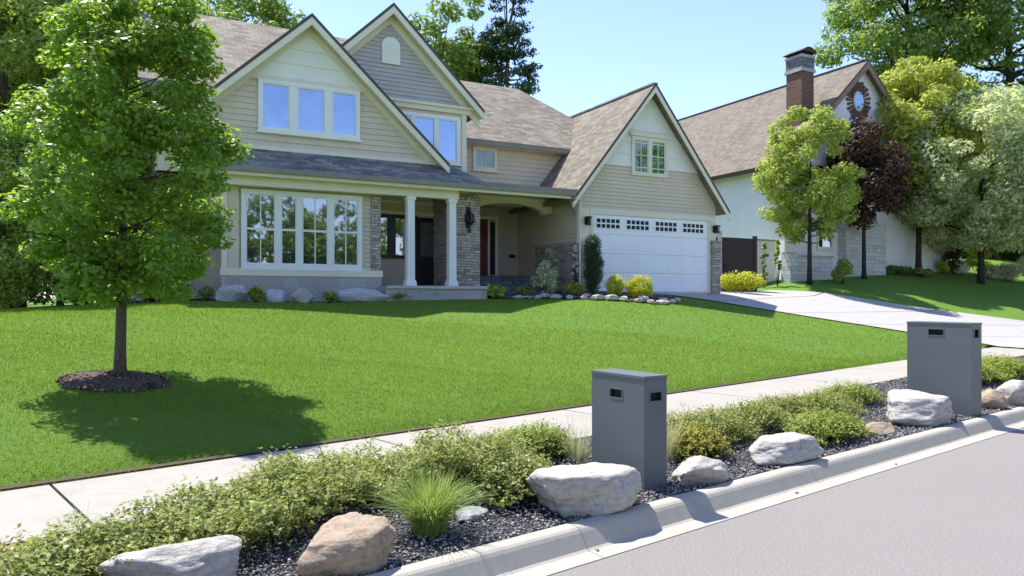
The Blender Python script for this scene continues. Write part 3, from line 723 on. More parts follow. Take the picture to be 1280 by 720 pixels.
# porch back wall: dark window, dark door
sided([(-7.15, .12), (-4.9, .12), (-4.9, 2.9), (-7.15, 2.9)], 2.0)
MB().box(-7.15, -4.55, 1.90, 1.98, 2.36, 2.46).box(-7.15, -4.55, 1.93, 1.98, 2.72, 2.8).build('porch_trim', M['cream'], H)
window(H, -6.85, -5.66, .98, 2.34, 1.96, [1, 1], 'glass', mull=.2, fr=.07, mat='dark_door', sill=False)
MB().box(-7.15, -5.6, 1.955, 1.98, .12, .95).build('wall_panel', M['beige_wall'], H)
dd = MB().box(-5.42, -4.62, 1.93, 1.98, .14, 2.3).box(-5.3, -4.74, 1.91, 1.93, .3, .9).build('front_door', M['dark_door'], H)
MB().box(-5.3, -4.74, 1.912, 1.93, 1.05, 2.15).build('door_glass', M['glass'], dd)
MB().box(-5.52, -5.42, 1.91, 1.98, .12, 2.36).box(-4.62, -4.54, 1.91, 1.98, .12, 2.36).build('door_frame', M['dark_door'], H)
# stone pier, with a hanging iron lantern ornament
MB().box(-4.86, -4.02, .2, 2.25, -.6, 2.94).build('stone_pier', M['stone'], H)
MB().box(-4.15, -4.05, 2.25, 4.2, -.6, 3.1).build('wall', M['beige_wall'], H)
u, v = -4.42, .2; m = MB()
m.tube([(u - .12, v - .02, 2.72), (u + .02, v - .12, 2.88), (u + .1, v - .16, 2.8)], .018, 6).tube([(u, v - .1, 2.62), (u, v - .1, 2.3)], .01, 5)
for a in range(6):
    ca, sa = math.cos(a * 1.047), math.sin(a * 1.047)
    m.tube([(u, v - .1, 2.36), (u + ca * .14, v - .12 + sa * .08, 2.24), (u + ca * .15, v - .12 + sa * .09, 2.06), (u + ca * .05, v - .12 + sa * .04, 1.94)], .022, 5)
m.tube([(u, v - .1, 1.96), (u, v - .1, 1.72)], [.03, .055], 7).box(u - .1, u + .1, v - .2, v - .02, 2.02, 2.05).box(u - .07, u + .07, v - .03, v + .01, 1.86, 2.5)
m.build('lantern', M['dark'], H)
# arch over the entrance
ar = []; u0, u1, zs, zc = -4.02, -.72, 2.56, 2.88
for i in range(21):
    q = i / 20; ar.append((u0 + .45 + (u1 - u0 - .75) * q, zs + (zc - zs) * math.sqrt(max(0, 1 - (2 * q - 1) ** 2)) ** 1.0))
m = MB()
pts = [(u0, zs - .0), (ar[0][0], zs)] + ar[1:-1] + [(ar[-1][0], zs), (u1, zs + .06)]
for i in range(len(pts) - 1): m.prism([pts[i], pts[i + 1], (pts[i + 1][0], 3.08), (pts[i][0], 3.08)], 1.45, 1.7)
m.build('arch', M['cream'], H)
# entrance recess
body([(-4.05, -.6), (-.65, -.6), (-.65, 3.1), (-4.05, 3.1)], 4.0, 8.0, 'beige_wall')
rd = MB().box(-2.90, -1.96, 3.92, 3.98, .5, 2.58).box(-2.78, -2.48, 3.9, 3.92, .7, 1.4).box(-2.78, -2.48, 3.9, 3.92, 1.55, 2.4).box(-2.36, -2.06, 3.9, 3.92, .7, 1.4).box(-2.36, -2.06, 3.9, 3.92, 1.55, 2.4).build('entry_door', M['red_door'], H)
MB().tube([(-2.0, 3.88, 1.4), (-2.0, 3.88, 1.65)], .02, 6).build('handle', M['gutter'], rd)
MB().box(-1.88, -1.66, 3.93, 3.97, .6, 2.5).build('sidelight', M['dark_door'], H)
MB().box(-3.0, -2.90, 3.9, 3.99, .5, 2.6).box(-1.96, -1.88, 3.9, 3.99, .5, 2.6).box(-1.66, -1.54, 3.9, 3.99, .5, 2.6).box(-3.0, -1.54, 3.89, 3.99, 2.6, 2.7).build('door_frame', M['white'], H)
MB().box(-1.05, -.82, 3.92, 4.0, 1.22, 1.34).build('letter_slot', M['dark'], H)
# little bracket under the garage eave
MB().prism([(-1.05, 2.98), (-.98, 2.9), (-.72, 2.45), (-.66, 2.45), (-.66, 2.98)], -.06, .02).build('eave_bracket', M['gutter'], H)
MB().tube([(-.585, -.09, 2.95), (-.585, -.09, 1.6), (-.585, -.09, -.15)], .035, 8).build('downpipe', M['cream'], H)
MB().box(-1.08, -.98, -.5, 2.4, 2.84, 2.95).build('gutter', M['gutter'], H)

# ------------------------------------------------------------------ the neighbour's house
NF = 2.95 - FZ
Nh = tag(empty('neighbour_house', (*uv2w(15.5, 6.0), 2.95), AL), 'white rendered house with steep brown roof, brick chimney and brick-ringed gable window', 'house')
NU, NV = 15.5, 6.0
def nb(m, name, mat): return m.build(name, mat, Nh)
NC, NA, NP = 21.2 - NU, 12.35 - NF, .95
hw = 6.25
nb(MB().prism([(0, -.8), (13.2, -.8), (13.2, NA - NP * 6.2 + .0 - 1.2), (NC + 5.7, NA - NP * 5.7 - .12), (NC, NA - .12), (0, NA - NP * NC - .12)], 0, 15, ), 'wall', M['white_wall'])
gable_roof(Nh, NC, NA, NP, hw, hw, -.45, 15.3, M['shingle_n'], wallv=0, rake=.34, trim='brown', frieze=.0, th=.12)
nb(MB().box(-.62, -.5, -.4, 15, NA - NP * hw - .22, NA - NP * hw - .04), 'gutter', M['dark_wood'])
nb(MB().box(NC - .12, NC + .12, -.47, 15.3, NA - .08, NA + .03), 'ridge_cap', M['dark_wood'])
# chimney on the left slope
ch = nb(MB().box(1.85, 2.75, .55, 1.55, 7.3, 10.55), 'chimney', M['brick'])
MB().box(1.78, 2.82, .48, 1.62, 10.55, 10.72).box(1.8, 2.8, .5, 1.6, 11.28, 11.42).build('chimney_band', M['base_stone'], ch)
MB().box(1.83, 2.77, .53, 1.57, 10.72, 11.28).build('chimney_panel', M['slate'], ch)
m = MB().box(1.9, 2.7, .6, 1.5, 11.42, 11.55); m.prism([(1.7, 11.55), (2.9, 11.55), (2.45, 11.8), (2.15, 11.8)], .4, 1.7); m.build('chimney_cap', M['dark_wood'], ch)
# oval window ringed by radiating bricks
oc, oz = 20.98 - NU, 10.22 - NF
m = MB(); NR = 26
for i in range(NR):
    a = 2 * math.pi * i / NR; ca, sa = math.cos(a), math.sin(a); r0, r1 = 1.0, 1.0
    i0 = (oc + .42 * ca, oz + .55 * sa); o_ = 1.0 + .08 * (i % 2); e = (oc + .88 * o_ * ca, oz + 1.02 * o_ * sa); tx, tz = -sa, ca; w0, w1 = .035, .075
    m.prism([(i0[0] - tx * w0, i0[1] - tz * w0), (e[0] - tx * w1, e[1] - tz * w1), (e[0] + tx * w1, e[1] + tz * w1), (i0[0] + tx * w0, i0[1] + tz * w0)], -.09, 0)
ring = nb(m, 'brick_surround', M['brick'])
wv = MB().prism([(oc + .40 * math.cos(R(a)), oz + .52 * math.sin(R(a))) for a in range(0, 360, 20)], -.06, 0); WN = nb(wv, 'window', M['cream'])
MB().prism([(oc + .33 * math.cos(R(a)), oz + .45 * math.sin(R(a))) for a in range(0, 360, 20)], -.075, -.058).build('pane', M['glass_sky'], WN)
window(Nh, 2.3, 3.5, 1.3, 2.9, 0, [1], 'glass', mat='cream', midrail=.5); window(Nh, 1.3, 2.9, 4.3, 5.7, 0, [1, 1], 'glass', mat='cream'); window(Nh, 7.3, 9.0, 4.3, 5.7, 0, [1, 1], 'glass', mat='cream')
nb(MB().box(3.9, 7.1, -.5, .0, -.8, 2.75), 'stone_bay', M['stone_w'])
m = MB()
for i in range(7): m.box(7.2, 12.9, -.04, 0, -.4 + i * .42, -.4 + i * .42 + .4)
nb(m, 'boarding', M['white_wall'])
# white garden wall between the two houses
ww = tag(empty('garden_wall', (*uv2w(14.9, 4.9), 2.45), AL), 'low white stone wall in front of the white neighbouring house', 'wall')
MB().box(0, 2.75, 0, .35, -.6, 1.28).box(-.35, 0.06, -.1, .45, -.6, 1.5).build('stonework', M['stone_w'], ww); MB().box(.06, 2.8, -.05, .4, 1.28, 1.36).build('coping', M['base_stone'], ww)
# wooden gate beside the garage
gt = tag(empty('gate', (*uv2w(5.9, 3.2), 2.0), AL), 'dark brown wooden gate between the garage and the white house', 'gate')
for (a, b) in ((.15, 2.55), (2.75, 4.6)):
    m = MB(); x = a
    while x < b - .02: m.box(x, min(x + .135, b), 0, .03, -.3, 2.3); x += .14
    m.box(a, b, -.03, 0, .2, .3).box(a, b, -.03, 0, 1.9, 2.0); m.build('board_panel', M['dark_wood'], gt)
for x in (0.0, 4.62): MB().box(x, x + .14, -.05, .09, -.4, 2.42).build('post', M['dark_wood'], gt)
MB().box(2.57, 2.72, -.06, .1, -.4, 2.55).build('post', M['base_stone'], gt)
MB().box(2.9, 2.94, -.07, -.03, 1.0, 1.2).build('latch', M['dark'], gt)
wl = tag(empty('side_wall', (*uv2w(10.8, 6.2), 2.2), AL), 'pale rendered wall behind the climbers right of the wooden gate', 'wall')
MB().box(0, 4.3, 0, .25, -.6, 2.35).build('render', M['white_wall'], wl); MB().box(-.04, 4.34, -.04, .29, 2.35, 2.43).build('coping', M['base_stone'], wl)

# ------------------------------------------------------------------ the two steel boxes by the kerb
def utility_box(ax, ay, z0, Lw, Dw, Hh, label, slotA, slotB):
    """near corner at (ax,ay); long face runs along (-.55,.83), short face along (.83,.55)"""
    rz = math.atan2(.835, -.55)
    root = tag(empty('pedestal_box', (ax, ay, z0), rz), label, 'utility box', 'grey metal pedestal boxes by the kerb')
    # local x = along long face, local y = -(short dir) -> box spans y in [-Dw,0]
    th = .012; bz = -.1
    def wall(x0, x1, y0, y1, slot, axis):
        m = MB()
        if slot is None: m.box(x0, x1, y0, y1, bz, Hh - .03); return m
        s0, s1, zz0, zz1 = slot
        if axis == 'x':
            m.box(x0, s0, y0, y1, bz, Hh - .03).box(s1, x1, y0, y1, bz, Hh - .03).box(s0, s1, y0, y1, bz, zz0).box(s0, s1, y0, y1, zz1, Hh - .03)
        else:
            m.box(x0, x1, y0, s0, bz, Hh - .03).box(x0, x1, s1, y1, bz, Hh - .03).box(x0, x1, s0, s1, bz, zz0).box(x0, x1, s0, s1, zz1, Hh - .03)
        return m
    m = MB()
    for q in (wall(0, Lw, -th, 0, slotA, 'x'), wall(0, th, -Dw, -th - .0005, slotB, 'y'), wall(th, Lw, -Dw, -Dw + th, None, 'x'), wall(Lw - th, Lw, -Dw + th + .0005, -th - .0005, None, 'y')):
        n = len(m.v); m.v += q.v; m.f += [[n + i for i in f] for f in q.f]
    b = m.build('body', M['box_metal'], root)
    lid = MB().box(-.006, Lw + .006, -Dw - .006, .006, Hh - .028, Hh).build('lid', M['box_metal'], root)
    for o in (lid,):
        bv = o.modifiers.new('bevel', 'BEVEL'); bv.width = .003; bv.segments = 2; bv.limit_method = 'ANGLE'
    MB().box(.03, Lw - .03, -Dw + .03, -.03, 0, Hh - .06).build('liner', M['box_dark'], root)
    e = .012
    for sl, ax_ in ((slotA, 'x'), (slotB, 'y')):
        s0, s1, z0_, z1_ = sl; m = MB()
        for (a0, a1, b0, b1) in ((s0 - e, s0, z0_ - e, z1_ + e), (s1, s1 + e, z0_ - e, z1_ + e), (s0, s1, z0_ - e, z0_), (s0, s1, z1_, z1_ + e)):
            if ax_ == 'x': m.box(a0, a1, 0, .004, b0, b1)
            else: m.box(-.004, 0, a0, a1, b0, b1)
        m.build('slot_frame', M['box_metal'], root)
    return root
utility_box(1.087, 6.06, .17, .67, .26, .93, 'nearer dark grey metal box with two slots, between the pale boulders', (.27, .42, .72, .79), (-.20, -.07, .72, .79))
utility_box(6.13, 9.82, .17, .86, .28, 1.24, 'farther and taller grey metal box with two slots, right of the large pale boulder', (.36, .56, 1.06, 1.14), (-.20, -.08, 1.04, 1.15))

# ------------------------------------------------------------------ boulders
Z0 = .14
def RX(x, y, dims, label, mat, seed, rz=.7, **k): return rock(k.pop('name', 'boulder'), (x, y, Z0), dims, label, M[mat], seed, rz, **k)
RX(-1.86, 4.03, (.72, .46, .36), 'pale striped boulder at the lower left under the ground cover', 'rock_w', 3, .5)
RX(-.99, 4.36, (.64, .42, .36), 'tan orange boulder between the ground cover and the ornamental grass', 'rock_t', 21, .95, top=(-.35, -.1, 1, .62))
RX(.56, 5.62, (.92, .60, .42), 'large cream boulder in front of the nearer grey box', 'rock_w', 12, .55, top=(.05, -.05, 1, .6), cuts=8)
RX(.06, 6.40, (.42, .34, .38), 'small pale boulder half hidden behind the large cream one', 'rock_w', 8, .3)
RX(1.62, 6.42, (.58, .42, .30), 'pale boulder just right of the nearer grey box', 'rock_w', 31, .6)
RX(2.62, 7.25, (.86, .50, .32), 'light grey boulder midway between the two grey boxes', 'rock_w', 44, .5, top=(-.2, 0, 1, .6))
RX(5.18, 9.5, (1.25, .8, .5), 'big flat-topped pale boulder left of the farther grey box', 'rock_w', 55, .45, top=(-.05, -.1, 1, .62))
RX(4.35, 8.75, (.72, .34, .17), 'flat tan slab of rock before the big flat-topped boulder', 'rock_t', 61, .75, sub=4)
RX(6.95, 10.65, (.50, .42, .36), 'brown boulder right behind the farther grey box', 'rock_t', 66, .5, sub=4)
RX(7.62, 11.1, (.74, .5, .46), 'pale boulder at the right edge beside the kerb', 'rock_w', 72, .5, sub=4)
RX(-.30, 5.35, (.30, .2, .1), 'small grey slate lying on the gravel beside the ornamental grass', 'rock_g', 77, .8, sub=4, name='flat_rock')

# ------------------------------------------------------------------ gravel
def gravel():
    rng = np.random.default_rng(5); V0, F0 = ICO[1]
    n1 = 26000; t = rng.uniform(-1, 10, n1); c = 3.85 + rng.uniform(0, 1, n1) ** 1.3 * 2.0
    n2 = 14000; t = np.r_[t, rng.uniform(10, 19, n2)]; c = np.r_[c, 3.85 + rng.uniform(0, 1, n2) ** 1.2 * 2.6]
    n = n1 + n2; x = t * CT[0] + c * CN[0]; y = t * CT[1] + c * CN[1]
    s = -.667 * x + .745 * y; ok = s < 5.46; x, y, t = x[ok], y[ok], t[ok]; cc = (-.621 * x + .784 * y); zb = .135 + .065 * (cc - 3.83) / np.maximum(cc - 3.83 + 5.49 - s[ok], .05); n = len(x)
    r = rng.uniform(.007, .016, n) * np.where(t > 10, 1.35, 1); sq = rng.uniform(.6, 1, (n, 3)) * r[:, None]; sq[:, 2] *= .75
    z = zb + .007 + rng.uniform(0, .022, n); jit = 1 + rng.normal(size=(n, len(V0), 1)) * .12
    V = V0[None] * jit * sq[:, None] + np.column_stack([x, y, z])[:, None]
    F = F0[None] + (np.arange(n) * len(V0))[:, None, None]
    rn = np.where(rng.uniform(size=n) < .06, 1, rng.uniform(0, .9, n))
    o = np_mesh('gravel', V.reshape(-1, 3), F.reshape(-1, 3), M['pebble'], None, np.repeat(rn, len(V0)))
    tag(o, 'dark grey gravel filling the kerbside bed', 'gravel', kind='stuff')
gravel()

# a few stones that strayed into the gutter
for i, (t, c, lb) in enumerate(((6.05, 3.56, 'single dark pebble lying in the gutter between the two grey boxes'), (7.9, 3.53, 'small dark pebble in the gutter nearer the farther grey box'), (3.6, 3.6, 'tiny pebble in the gutter before the large cream boulder'))):
    rock('pebble', (*tc(t, c), .012), (.035, .026, .018), lb, M['rock_g'], 500 + i, i, 2, 'stone')
# ------------------------------------------------------------------ lawn blades
def lawn():
    rng = np.random.default_rng(9)
    XY = []; W_ = []
    for (y0, y1, n) in ((4.5, 8, 90000), (8, 12, 150000), (12, 17, 130000), (17, 24, 80000)):
        y = rng.uniform(y0, y1, n); x = rng.uniform(-.74, .74, n) * y; XY.append(np.column_stack([x, y]))
    P = np.vstack(XY); X, Y = P[:, 0], P[:, 1]
    s = -.667 * X + .745 * Y; u = (X - OX) * CU + (Y - OY) * SU; v = -(X - OX) * SU + (Y - OY) * CU
    ok = (s > 7.06) & (v < -.7)
    # not on the drive, not in the entrance bed, not in the mulch ring
    LX = np.array([(2.5, 24.1), (5.35, 24.62), (9.25, 23.64), (14.74, 22.72), (15.3, 21.3), (17.5, 18.6)])
    ok &= ~((X > 5.2) & (Y > np.interp(X, LX[:, 0], LX[:, 1]) - .03))
    BX = np.array([(-9.5, 19.1), (-6.2, 20.4), (-3.4, 21.8), (-.7, 22.5), (1.3, 21.75), (2.6, 21.35), (4.4, 21.7), (5.25, 22.9)])
    ok &= ~((X > -9) & (X < 5.3) & (Y > np.interp(X, BX[:, 0], BX[:, 1])))
    ok &= ((X + 5.02) / .62) ** 2 + ((Y - 9.25) / .5) ** 2 > 1
    P = P[ok]; Y = P[:, 1]; n = len(P)
    sc_ = np.clip(Y / 9, .75, 2.2)
    B = np.column_stack([P, ground(P[:, 0], P[:, 1]) - .004])
    V, F, r = blades(rng, B, rng.uniform(.03, .055, n) * (.85 + .15 * sc_), .0085 * sc_, rng.uniform(.1, .9, n), 1)
    o = np_mesh('lawn_grass', V, F, L['lawn'], None, r); tag(o, 'short mown green lawn grass in front of the tan house', 'grass', kind='stuff')
    # ragged edge along the pavement
    n = 30000; t = rng.uniform(-2, 19, n); s = 7.015 + np.abs(rng.normal(size=n)) * .04; x, y = t * DT[0] + s * DN[0], t * DT[1] + s * DN[1]
    ok = x < 14.5; x, y = x[ok], y[ok]; n = len(x)
    V, F, r = blades(rng, np.column_stack([x, y, np.full(n, .2)]), rng.uniform(.04, .085, n), np.full(n, .008), rng.uniform(.1, 1.0, n), 1)
    o = np_mesh('lawn_edge_grass', V, F, L['lawn'], None, r); tag(o, 'longer grass along the lawn edge beside the pavement', 'grass', kind='stuff')
lawn()

# ------------------------------------------------------------------ ornamental grasses
def tuft(x, y, n, h, spread, label, mat, seed, name='ornamental_grass', z0=.15, wd=.006):
    rng = np.random.default_rng(seed); az = rng.uniform(0, 2 * math.pi, n); r = rng.uniform(0, .11, n)
    B = np.column_stack([r * np.cos(az), r * np.sin(az), np.zeros(n)])
    hh = h * rng.uniform(.6, 1.15, n); ln = spread * rng.uniform(.1, 1.3, n)
    V, F, rr = blades(rng, B, hh, np.full(n, wd), ln, 7, az + rng.normal(size=n) * .3)
    V[:, 2] = np.maximum(V[:, 2], .01)
    o = np_mesh(name, V, F, L[mat], None, rr); o.location = (x, y, z0); return tag(o, label, 'grass plant')
tuft(-.56, 4.98, 1100, .46, .72, 'bright green ornamental grass clump right of the tan boulder', 'blade', 3)
tuft(.62, 7.1, 120, .46, .35, 'upright pale green grass just left of the nearer grey box', 'pale', 4, wd=.004)
tuft(1.50, 7.15, 280, .50, .35, 'wispy pale grass just right of the nearer grey box', 'pale', 5, wd=.004)
tuft(-2.9, 4.9, 90, .26, .8, 'wispy grass tuft at the far left of the bed beside the pavement', 'pale', 6, wd=.004)

# ------------------------------------------------------------------ ground cover and low shrubs in the kerb bed
def mass():
    rng = np.random.default_rng(17)
    poly = [(-.4, 4.4), (.59, 4.72), (1.25, 5.0), (1.97, 5.45), (2.5, 5.82), (3.1, 5.9), (3.6, 5.75), (4.3, 5.35), (4.75, 5.1), (4.3, 4.75), (3.9, 4.35), (3.55, 4.55), (3.2, 4.7), (2.7, 4.75), (2.35, 4.5), (1.9, 4.35), (1.2, 4.45), (.4, 4.1)]
    from mathutils.geometry import intersect_point_tri_2d
    P = np.array(poly); out = []
    def inside(x, y):
        c = False; j = len(P) - 1
        for i in range(len(P)):
            if (P[i][1] > y) != (P[j][1] > y) and x < (P[j][0] - P[i][0]) * (y - P[i][1]) / (P[j][1] - P[i][1]) + P[i][0]: c = not c
            j = i
        return c
    while len(out) < 5000:
        x, y = rng.uniform(-.5, 4.9), rng.uniform(3.9, 6.1)
        if inside(x, y): out.append(ts(x, y))
    q = np.array(out)
    def hf(b):
        k = np.array([noise.noise(Vector((x * 1.7, y * 1.7, 3.3))) for x, y in b]); k2 = np.array([noise.noise(Vector((x * 5, y * 5, 8.3))) for x, y in b]); return np.clip(.23 + .24 * k + .2 * k2, .05, .42) * np.clip(1.3 + .25 * b[:, 0], .5, 1.15)
    spreading('ground_cover', q, hf, .15, 'dense green low ground cover spreading over the bed beside the pavement', L['ground'], 18, 7000, .18, 8, .035, cat='ground cover', kind='stuff')
mass()
low_shrub(*ts(4.15, 5.0), .42, .3, .34, 'upright glossy green shrub between the ornamental grass and the large cream boulder', L['ground'], 81, 700)
low_shrub(*ts(4.95, 5.25), .42, .26, .30, 'green spreading shrub left of the nearer grey box', L['ground2'], 82, 620)
low_shrub(*ts(3.9, 4.3), .26, .22, .30, 'dark green shrub touching the left end of the large cream boulder', L['ground'], 83, 420)
low_shrub(*ts(6.25, 4.25), .25, .22, .26, 'bronze yellow small shrub behind the pale boulder near the grey box', L['bronze'], 84, 420)
low_shrub(*ts(6.9, 4.6), .50, .36, .34, 'green mounded shrub behind the light grey boulder', L['ground'], 85, 620)
low_shrub(*ts(7.95, 4.6), .46, .34, .30, 'leafy shrub beside the pavement, second from the bronze one', L['ground'], 86, 480)
low_shrub(*ts(8.1, 3.8), .46, .27, .28, 'yellowish green shrub right of the light grey boulder', L['ground2'], 87, 620)
low_shrub(*ts(9.5, 4.6), .62, .36, .30, 'rounded green shrub behind the flat tan rock', L['ground'], 88, 560)
low_shrub(*ts(8.9, 4.85), .42, .24, .26, 'flat green shrub against the pavement, last before the rounded one', L['ground'], 93, 420)
low_shrub(*ts(10.9, 4.75), .5, .3, .3, 'low yellow green shrub behind the big flat-topped boulder', L['ground2'], 92, 520)
low_shrub(*ts(15.0, 4.6), .9, .5, .42, 'yellow green shrub right of the farther grey box', L['ground2'], 89, 1300, ls=.04, ln=.22)
low_shrub(*ts(16.6, 4.4), .8, .5, .40, 'yellow green shrub at the right edge beyond the farther grey box', L['ground2'], 90, 1100, ls=.04, ln=.22)
low_shrub(*ts(.35, 4.75), .35, .3, .22, 'reddish brown tipped plant at the lower left corner of the bed', L['bronze'], 91, 420)

# ------------------------------------------------------------------ the young tree on the lawn
tx, ty = -5.02, 9.42; tz = gz(tx, ty)
prof = lambda h: (max(0, 1 - ((h + .3) / 1.32) ** 2) ** .62 if h > -.3 else max(0, 1 - ((h + .3) / .74) ** 2) ** .4)
tree('young_tree', (tx, ty, tz), 5.25, 1.0, 1.26, 2.1, 'young leafy green tree with slim trunk standing in a mulch ring on the lawn', L['maple'], seed=4, k=250, n=46000, size=.076, cr=.30, trunk_r=.062, prof=prof, limbs=60, flat=.55, fill=.15, up=.9, aspect=.68, lean=(.1, 0), shift=.14)
# mulch ring
rng = np.random.default_rng(3)
m = MB(); ring = []
for i in range(40):
    a = i / 40 * 2 * math.pi; r_ = 1 + .05 * math.sin(a * 5) + .04 * math.sin(a * 9 + 1)
    ring.append((tx + .66 * r_ * math.cos(a), ty - .12 + .55 * r_ * math.sin(a)))
n0 = len(m.v); m.v.append((tx, ty, tz + .09))
for k_, (q, dz) in enumerate(((.35, .075), (.7, .05), (1, .012))):
    for (x, y) in ring: xx, yy = tx + (x - tx) * q, ty + (y - ty) * q; m.v.append((xx, yy, gz(xx, yy) + dz))
for j in range(40): m.f.append([0, 1 + j, 1 + (j + 1) % 40])
for k_ in range(2):
    for j in range(40): a = 1 + k_ * 40 + j; b = 1 + k_ * 40 + (j + 1) % 40; m.f.append([a, a + 40, b + 40, b])
m.build('mulch', M['mulch'], None, True); mo = bpy.data.objects['mulch']; mo.name = 'mulch_ring'; tag(mo, 'round ring of dark bark mulch around the young tree', 'mulch', kind='stuff')
def chips(name, P, size, label, seed, parent=None):
    rng = np.random.default_rng(seed); n = len(P); N = norm(rdir(rng, n) + np.array([0, 0, 1.2])); V, F, r = leaves(rng, P, N, size, .5)
    return tag(np_mesh(name, V, F, M['chip'], parent, r), label, 'mulch', kind='stuff')
a = rng.uniform(0, 2 * math.pi, 2600); q = np.sqrt(rng.uniform(0, 1, 2600)); x = tx + .66 * q * np.cos(a); y = ty - .12 * q + .55 * q * np.sin(a)
chips('bark_chips', np.column_stack([x, y, ground(x, y) + .02 + .08 * (1 - q)]), .05, 'loose bark chips heaped around the young tree trunk', 7)

# ------------------------------------------------------------------ background trees
def T(name, px, Y, H_, **k):
    x = (px - 640) / 920 * Y; return tree(name, (x, Y, gz(x, Y) - .05), H_, k.pop('trunk_h', H_ * .2), **k)
T('tall_tree', 20, 22, 13, rx=3.3, rz=5.9, label='tall dark green tree filling the upper left corner', mat=L['hedge'], seed=11, k=190, n=48000, size=.17, cr=.95, trunk_r=.2, trunk_h=1.2, limbs=40, group=None)
T('tall_tree', 105, 25, 14, rx=3.0, rz=6.2, label='dense green tree standing behind the young tree, beside the tan house', mat=L['hedge'], seed=12, k=180, n=44000, size=.18, cr=.95, trunk_r=.2, trunk_h=1.2, limbs=40)
T('tall_tree', 160, 29.5, 13, rx=2.3, rz=5.5, label='green tree rising at the left end of the tan house roof', mat=L['far'], seed=13, k=80, n=14000, size=.22, cr=.85, trunk_r=.2, limbs=30)
T('bushy_tree', -20, 17.2, 4.6, rx=1.9, rz=2.2, label='bushy dark shrub-like tree at the left edge of the lawn', mat=L['hedge'], seed=14, k=90, n=26000, size=.11, cr=.6, trunk_r=.07, trunk_h=.3, limbs=20)
T('bushy_tree', 75, 18.2, 4.4, rx=1.6, rz=2.15, label='bushy tree at the far end of the lawn, behind the young tree trunk', mat=L['far'], seed=15, k=85, n=26000, size=.11, cr=.55, trunk_r=.07, trunk_h=.3, limbs=20)
T('bushy_tree', 190, 19.2, 3.4, rx=1.1, rz=1.65, label='rounded leafy tree against the left corner of the tan house', mat=L['hedge'], seed=16, k=45, n=20000, size=.11, cr=.5, trunk_r=.06, trunk_h=.3, limbs=16)
T('roof_tree', 300, 44, 18.7, rx=4.2, rz=6, label='broad green tree rising behind the left roof of the tan house', mat=L['far'], seed=21, k=80, n=14000, size=.34, cr=1.2, trunk_r=.3)
T('roof_tree', 208, 40, 17.5, rx=3, rz=6, label='green tree behind the roof, next to the upper left trees', mat=L['far'], seed=22, k=60, n=9000, size=.34, cr=1.2, trunk_r=.3)
T('roof_tree', 548, 44, 17.4, rx=2.2, rz=6, label='slender light green tree just behind the middle gable', mat=L['far_light'], seed=23, k=60, n=9000, size=.32, cr=.9, trunk_r=.25)
T('roof_tree', 590, 46, 18.6, rx=2.0, rz=6.5, label='pointed light green tree beside the dark evergreen', mat=L['far_light'], seed=24, k=70, n=10000, size=.32, cr=.85, trunk_r=.25, prof=lambda h: .15 + .85 * (1 - h) / 2)
T('evergreen_tree', 634, 46, 21.2, rx=3.0, rz=8, label='tall dark evergreen tree behind the roof above the entrance', mat=L['conif'], seed=25, k=130, n=20000, size=.28, cr=.85, trunk_r=.28, flat=.4, prof=lambda h: .08 + .9 * ((1 - h) / 2) ** .8, fill=.1, limbs=60, aspect=.4)
T('tall_tree', 100, 21.5, 11.5, rx=2.1, rz=5.5, label='bright green tree standing just left of the tan house, behind the young tree', mat=L['hedge'], seed=17, k=170, n=36000, size=.14, cr=.62, trunk_r=.12, trunk_h=.3, limbs=40, group=None, prof=lambda h: max(0, 1 - abs(h) ** 2.6) ** .6)
T('tall_tree', 5, 19.5, 11, rx=2.1, rz=5.2, label='bright leafy tree at the left edge of the lawn, under the tallest tree', mat=L['hedge'], seed=18, k=150, n=32000, size=.14, cr=.62, trunk_r=.14, trunk_h=.3, limbs=40, group=None, prof=lambda h: max(0, 1 - abs(h) ** 2.6) ** .6)
# right hand side
T('big_tree', 1135, 62, 29, rx=6.5, rz=10.5, label='large dark green tree high behind the white house', mat=L['far'], seed=31, k=130, n=34000, size=.42, cr=1.7, trunk_r=.55, limbs=50, fill=.2, bark='bark_dark')
T('big_tree', 1262, 60, 30, rx=7.0, rz=12, label='large green tree filling the upper right corner', mat=L['far'], seed=32, k=130, n=34000, size=.42, cr=1.8, trunk_r=.55, limbs=50, bark='bark_dark')
T('maple_tree', 1012, 34.5, 8.6, rx=2.2, rz=3.2, label='light green tree with dark trunk in front of the brick chimney', mat=L['lime'], seed=33, k=110, n=21000, size=.18, cr=.58, trunk_r=.10, trunk_h=2.0, limbs=34, bark='bark_dark', prof=lambda h: (1 - ((h + .3) / 1.32) ** 2) ** .55 if h > -.3 else max(0, 1 - ((h + .3) / .72) ** 2) ** .5)
T('purple_tree', 1080, 37.5, 7.8, rx=1.75, rz=2.4, label='dark purple leaved tree in front of the white gable', mat=L['purple'], seed=34, k=90, n=22000, size=.2, cr=.7, trunk_r=.10, trunk_h=1.9, limbs=30, bark='bark_dark')
T('yellow_tree', 1148, 40.5, 11.8, rx=3.0, rz=4.2, label='yellow green tree between the purple tree and the silvery one', mat=L['yellow'], seed=35, k=130, n=28000, size=.26, cr=.9, trunk_r=.14, trunk_h=2.0, limbs=34, bark='bark_dark')
T('silver_tree', 1226, 40, 10.2, rx=5.2, rz=4.1, label='wide silvery green tree at the right edge over the neighbour lawn', mat=L['silver'], seed=36, k=330, n=80000, size=.23, cr=.85, trunk_r=.15, trunk_h=2.1, limbs=26, bark='bark_dark')
T('silver_tree', 1290, 50, 13, rx=4.5, rz=5, label='dense green tree behind the silvery tree at the far right', mat=L['far'], seed=37, k=80, n=14000, size=.3, cr=1.1, trunk_r=.2, trunk_h=1.0)
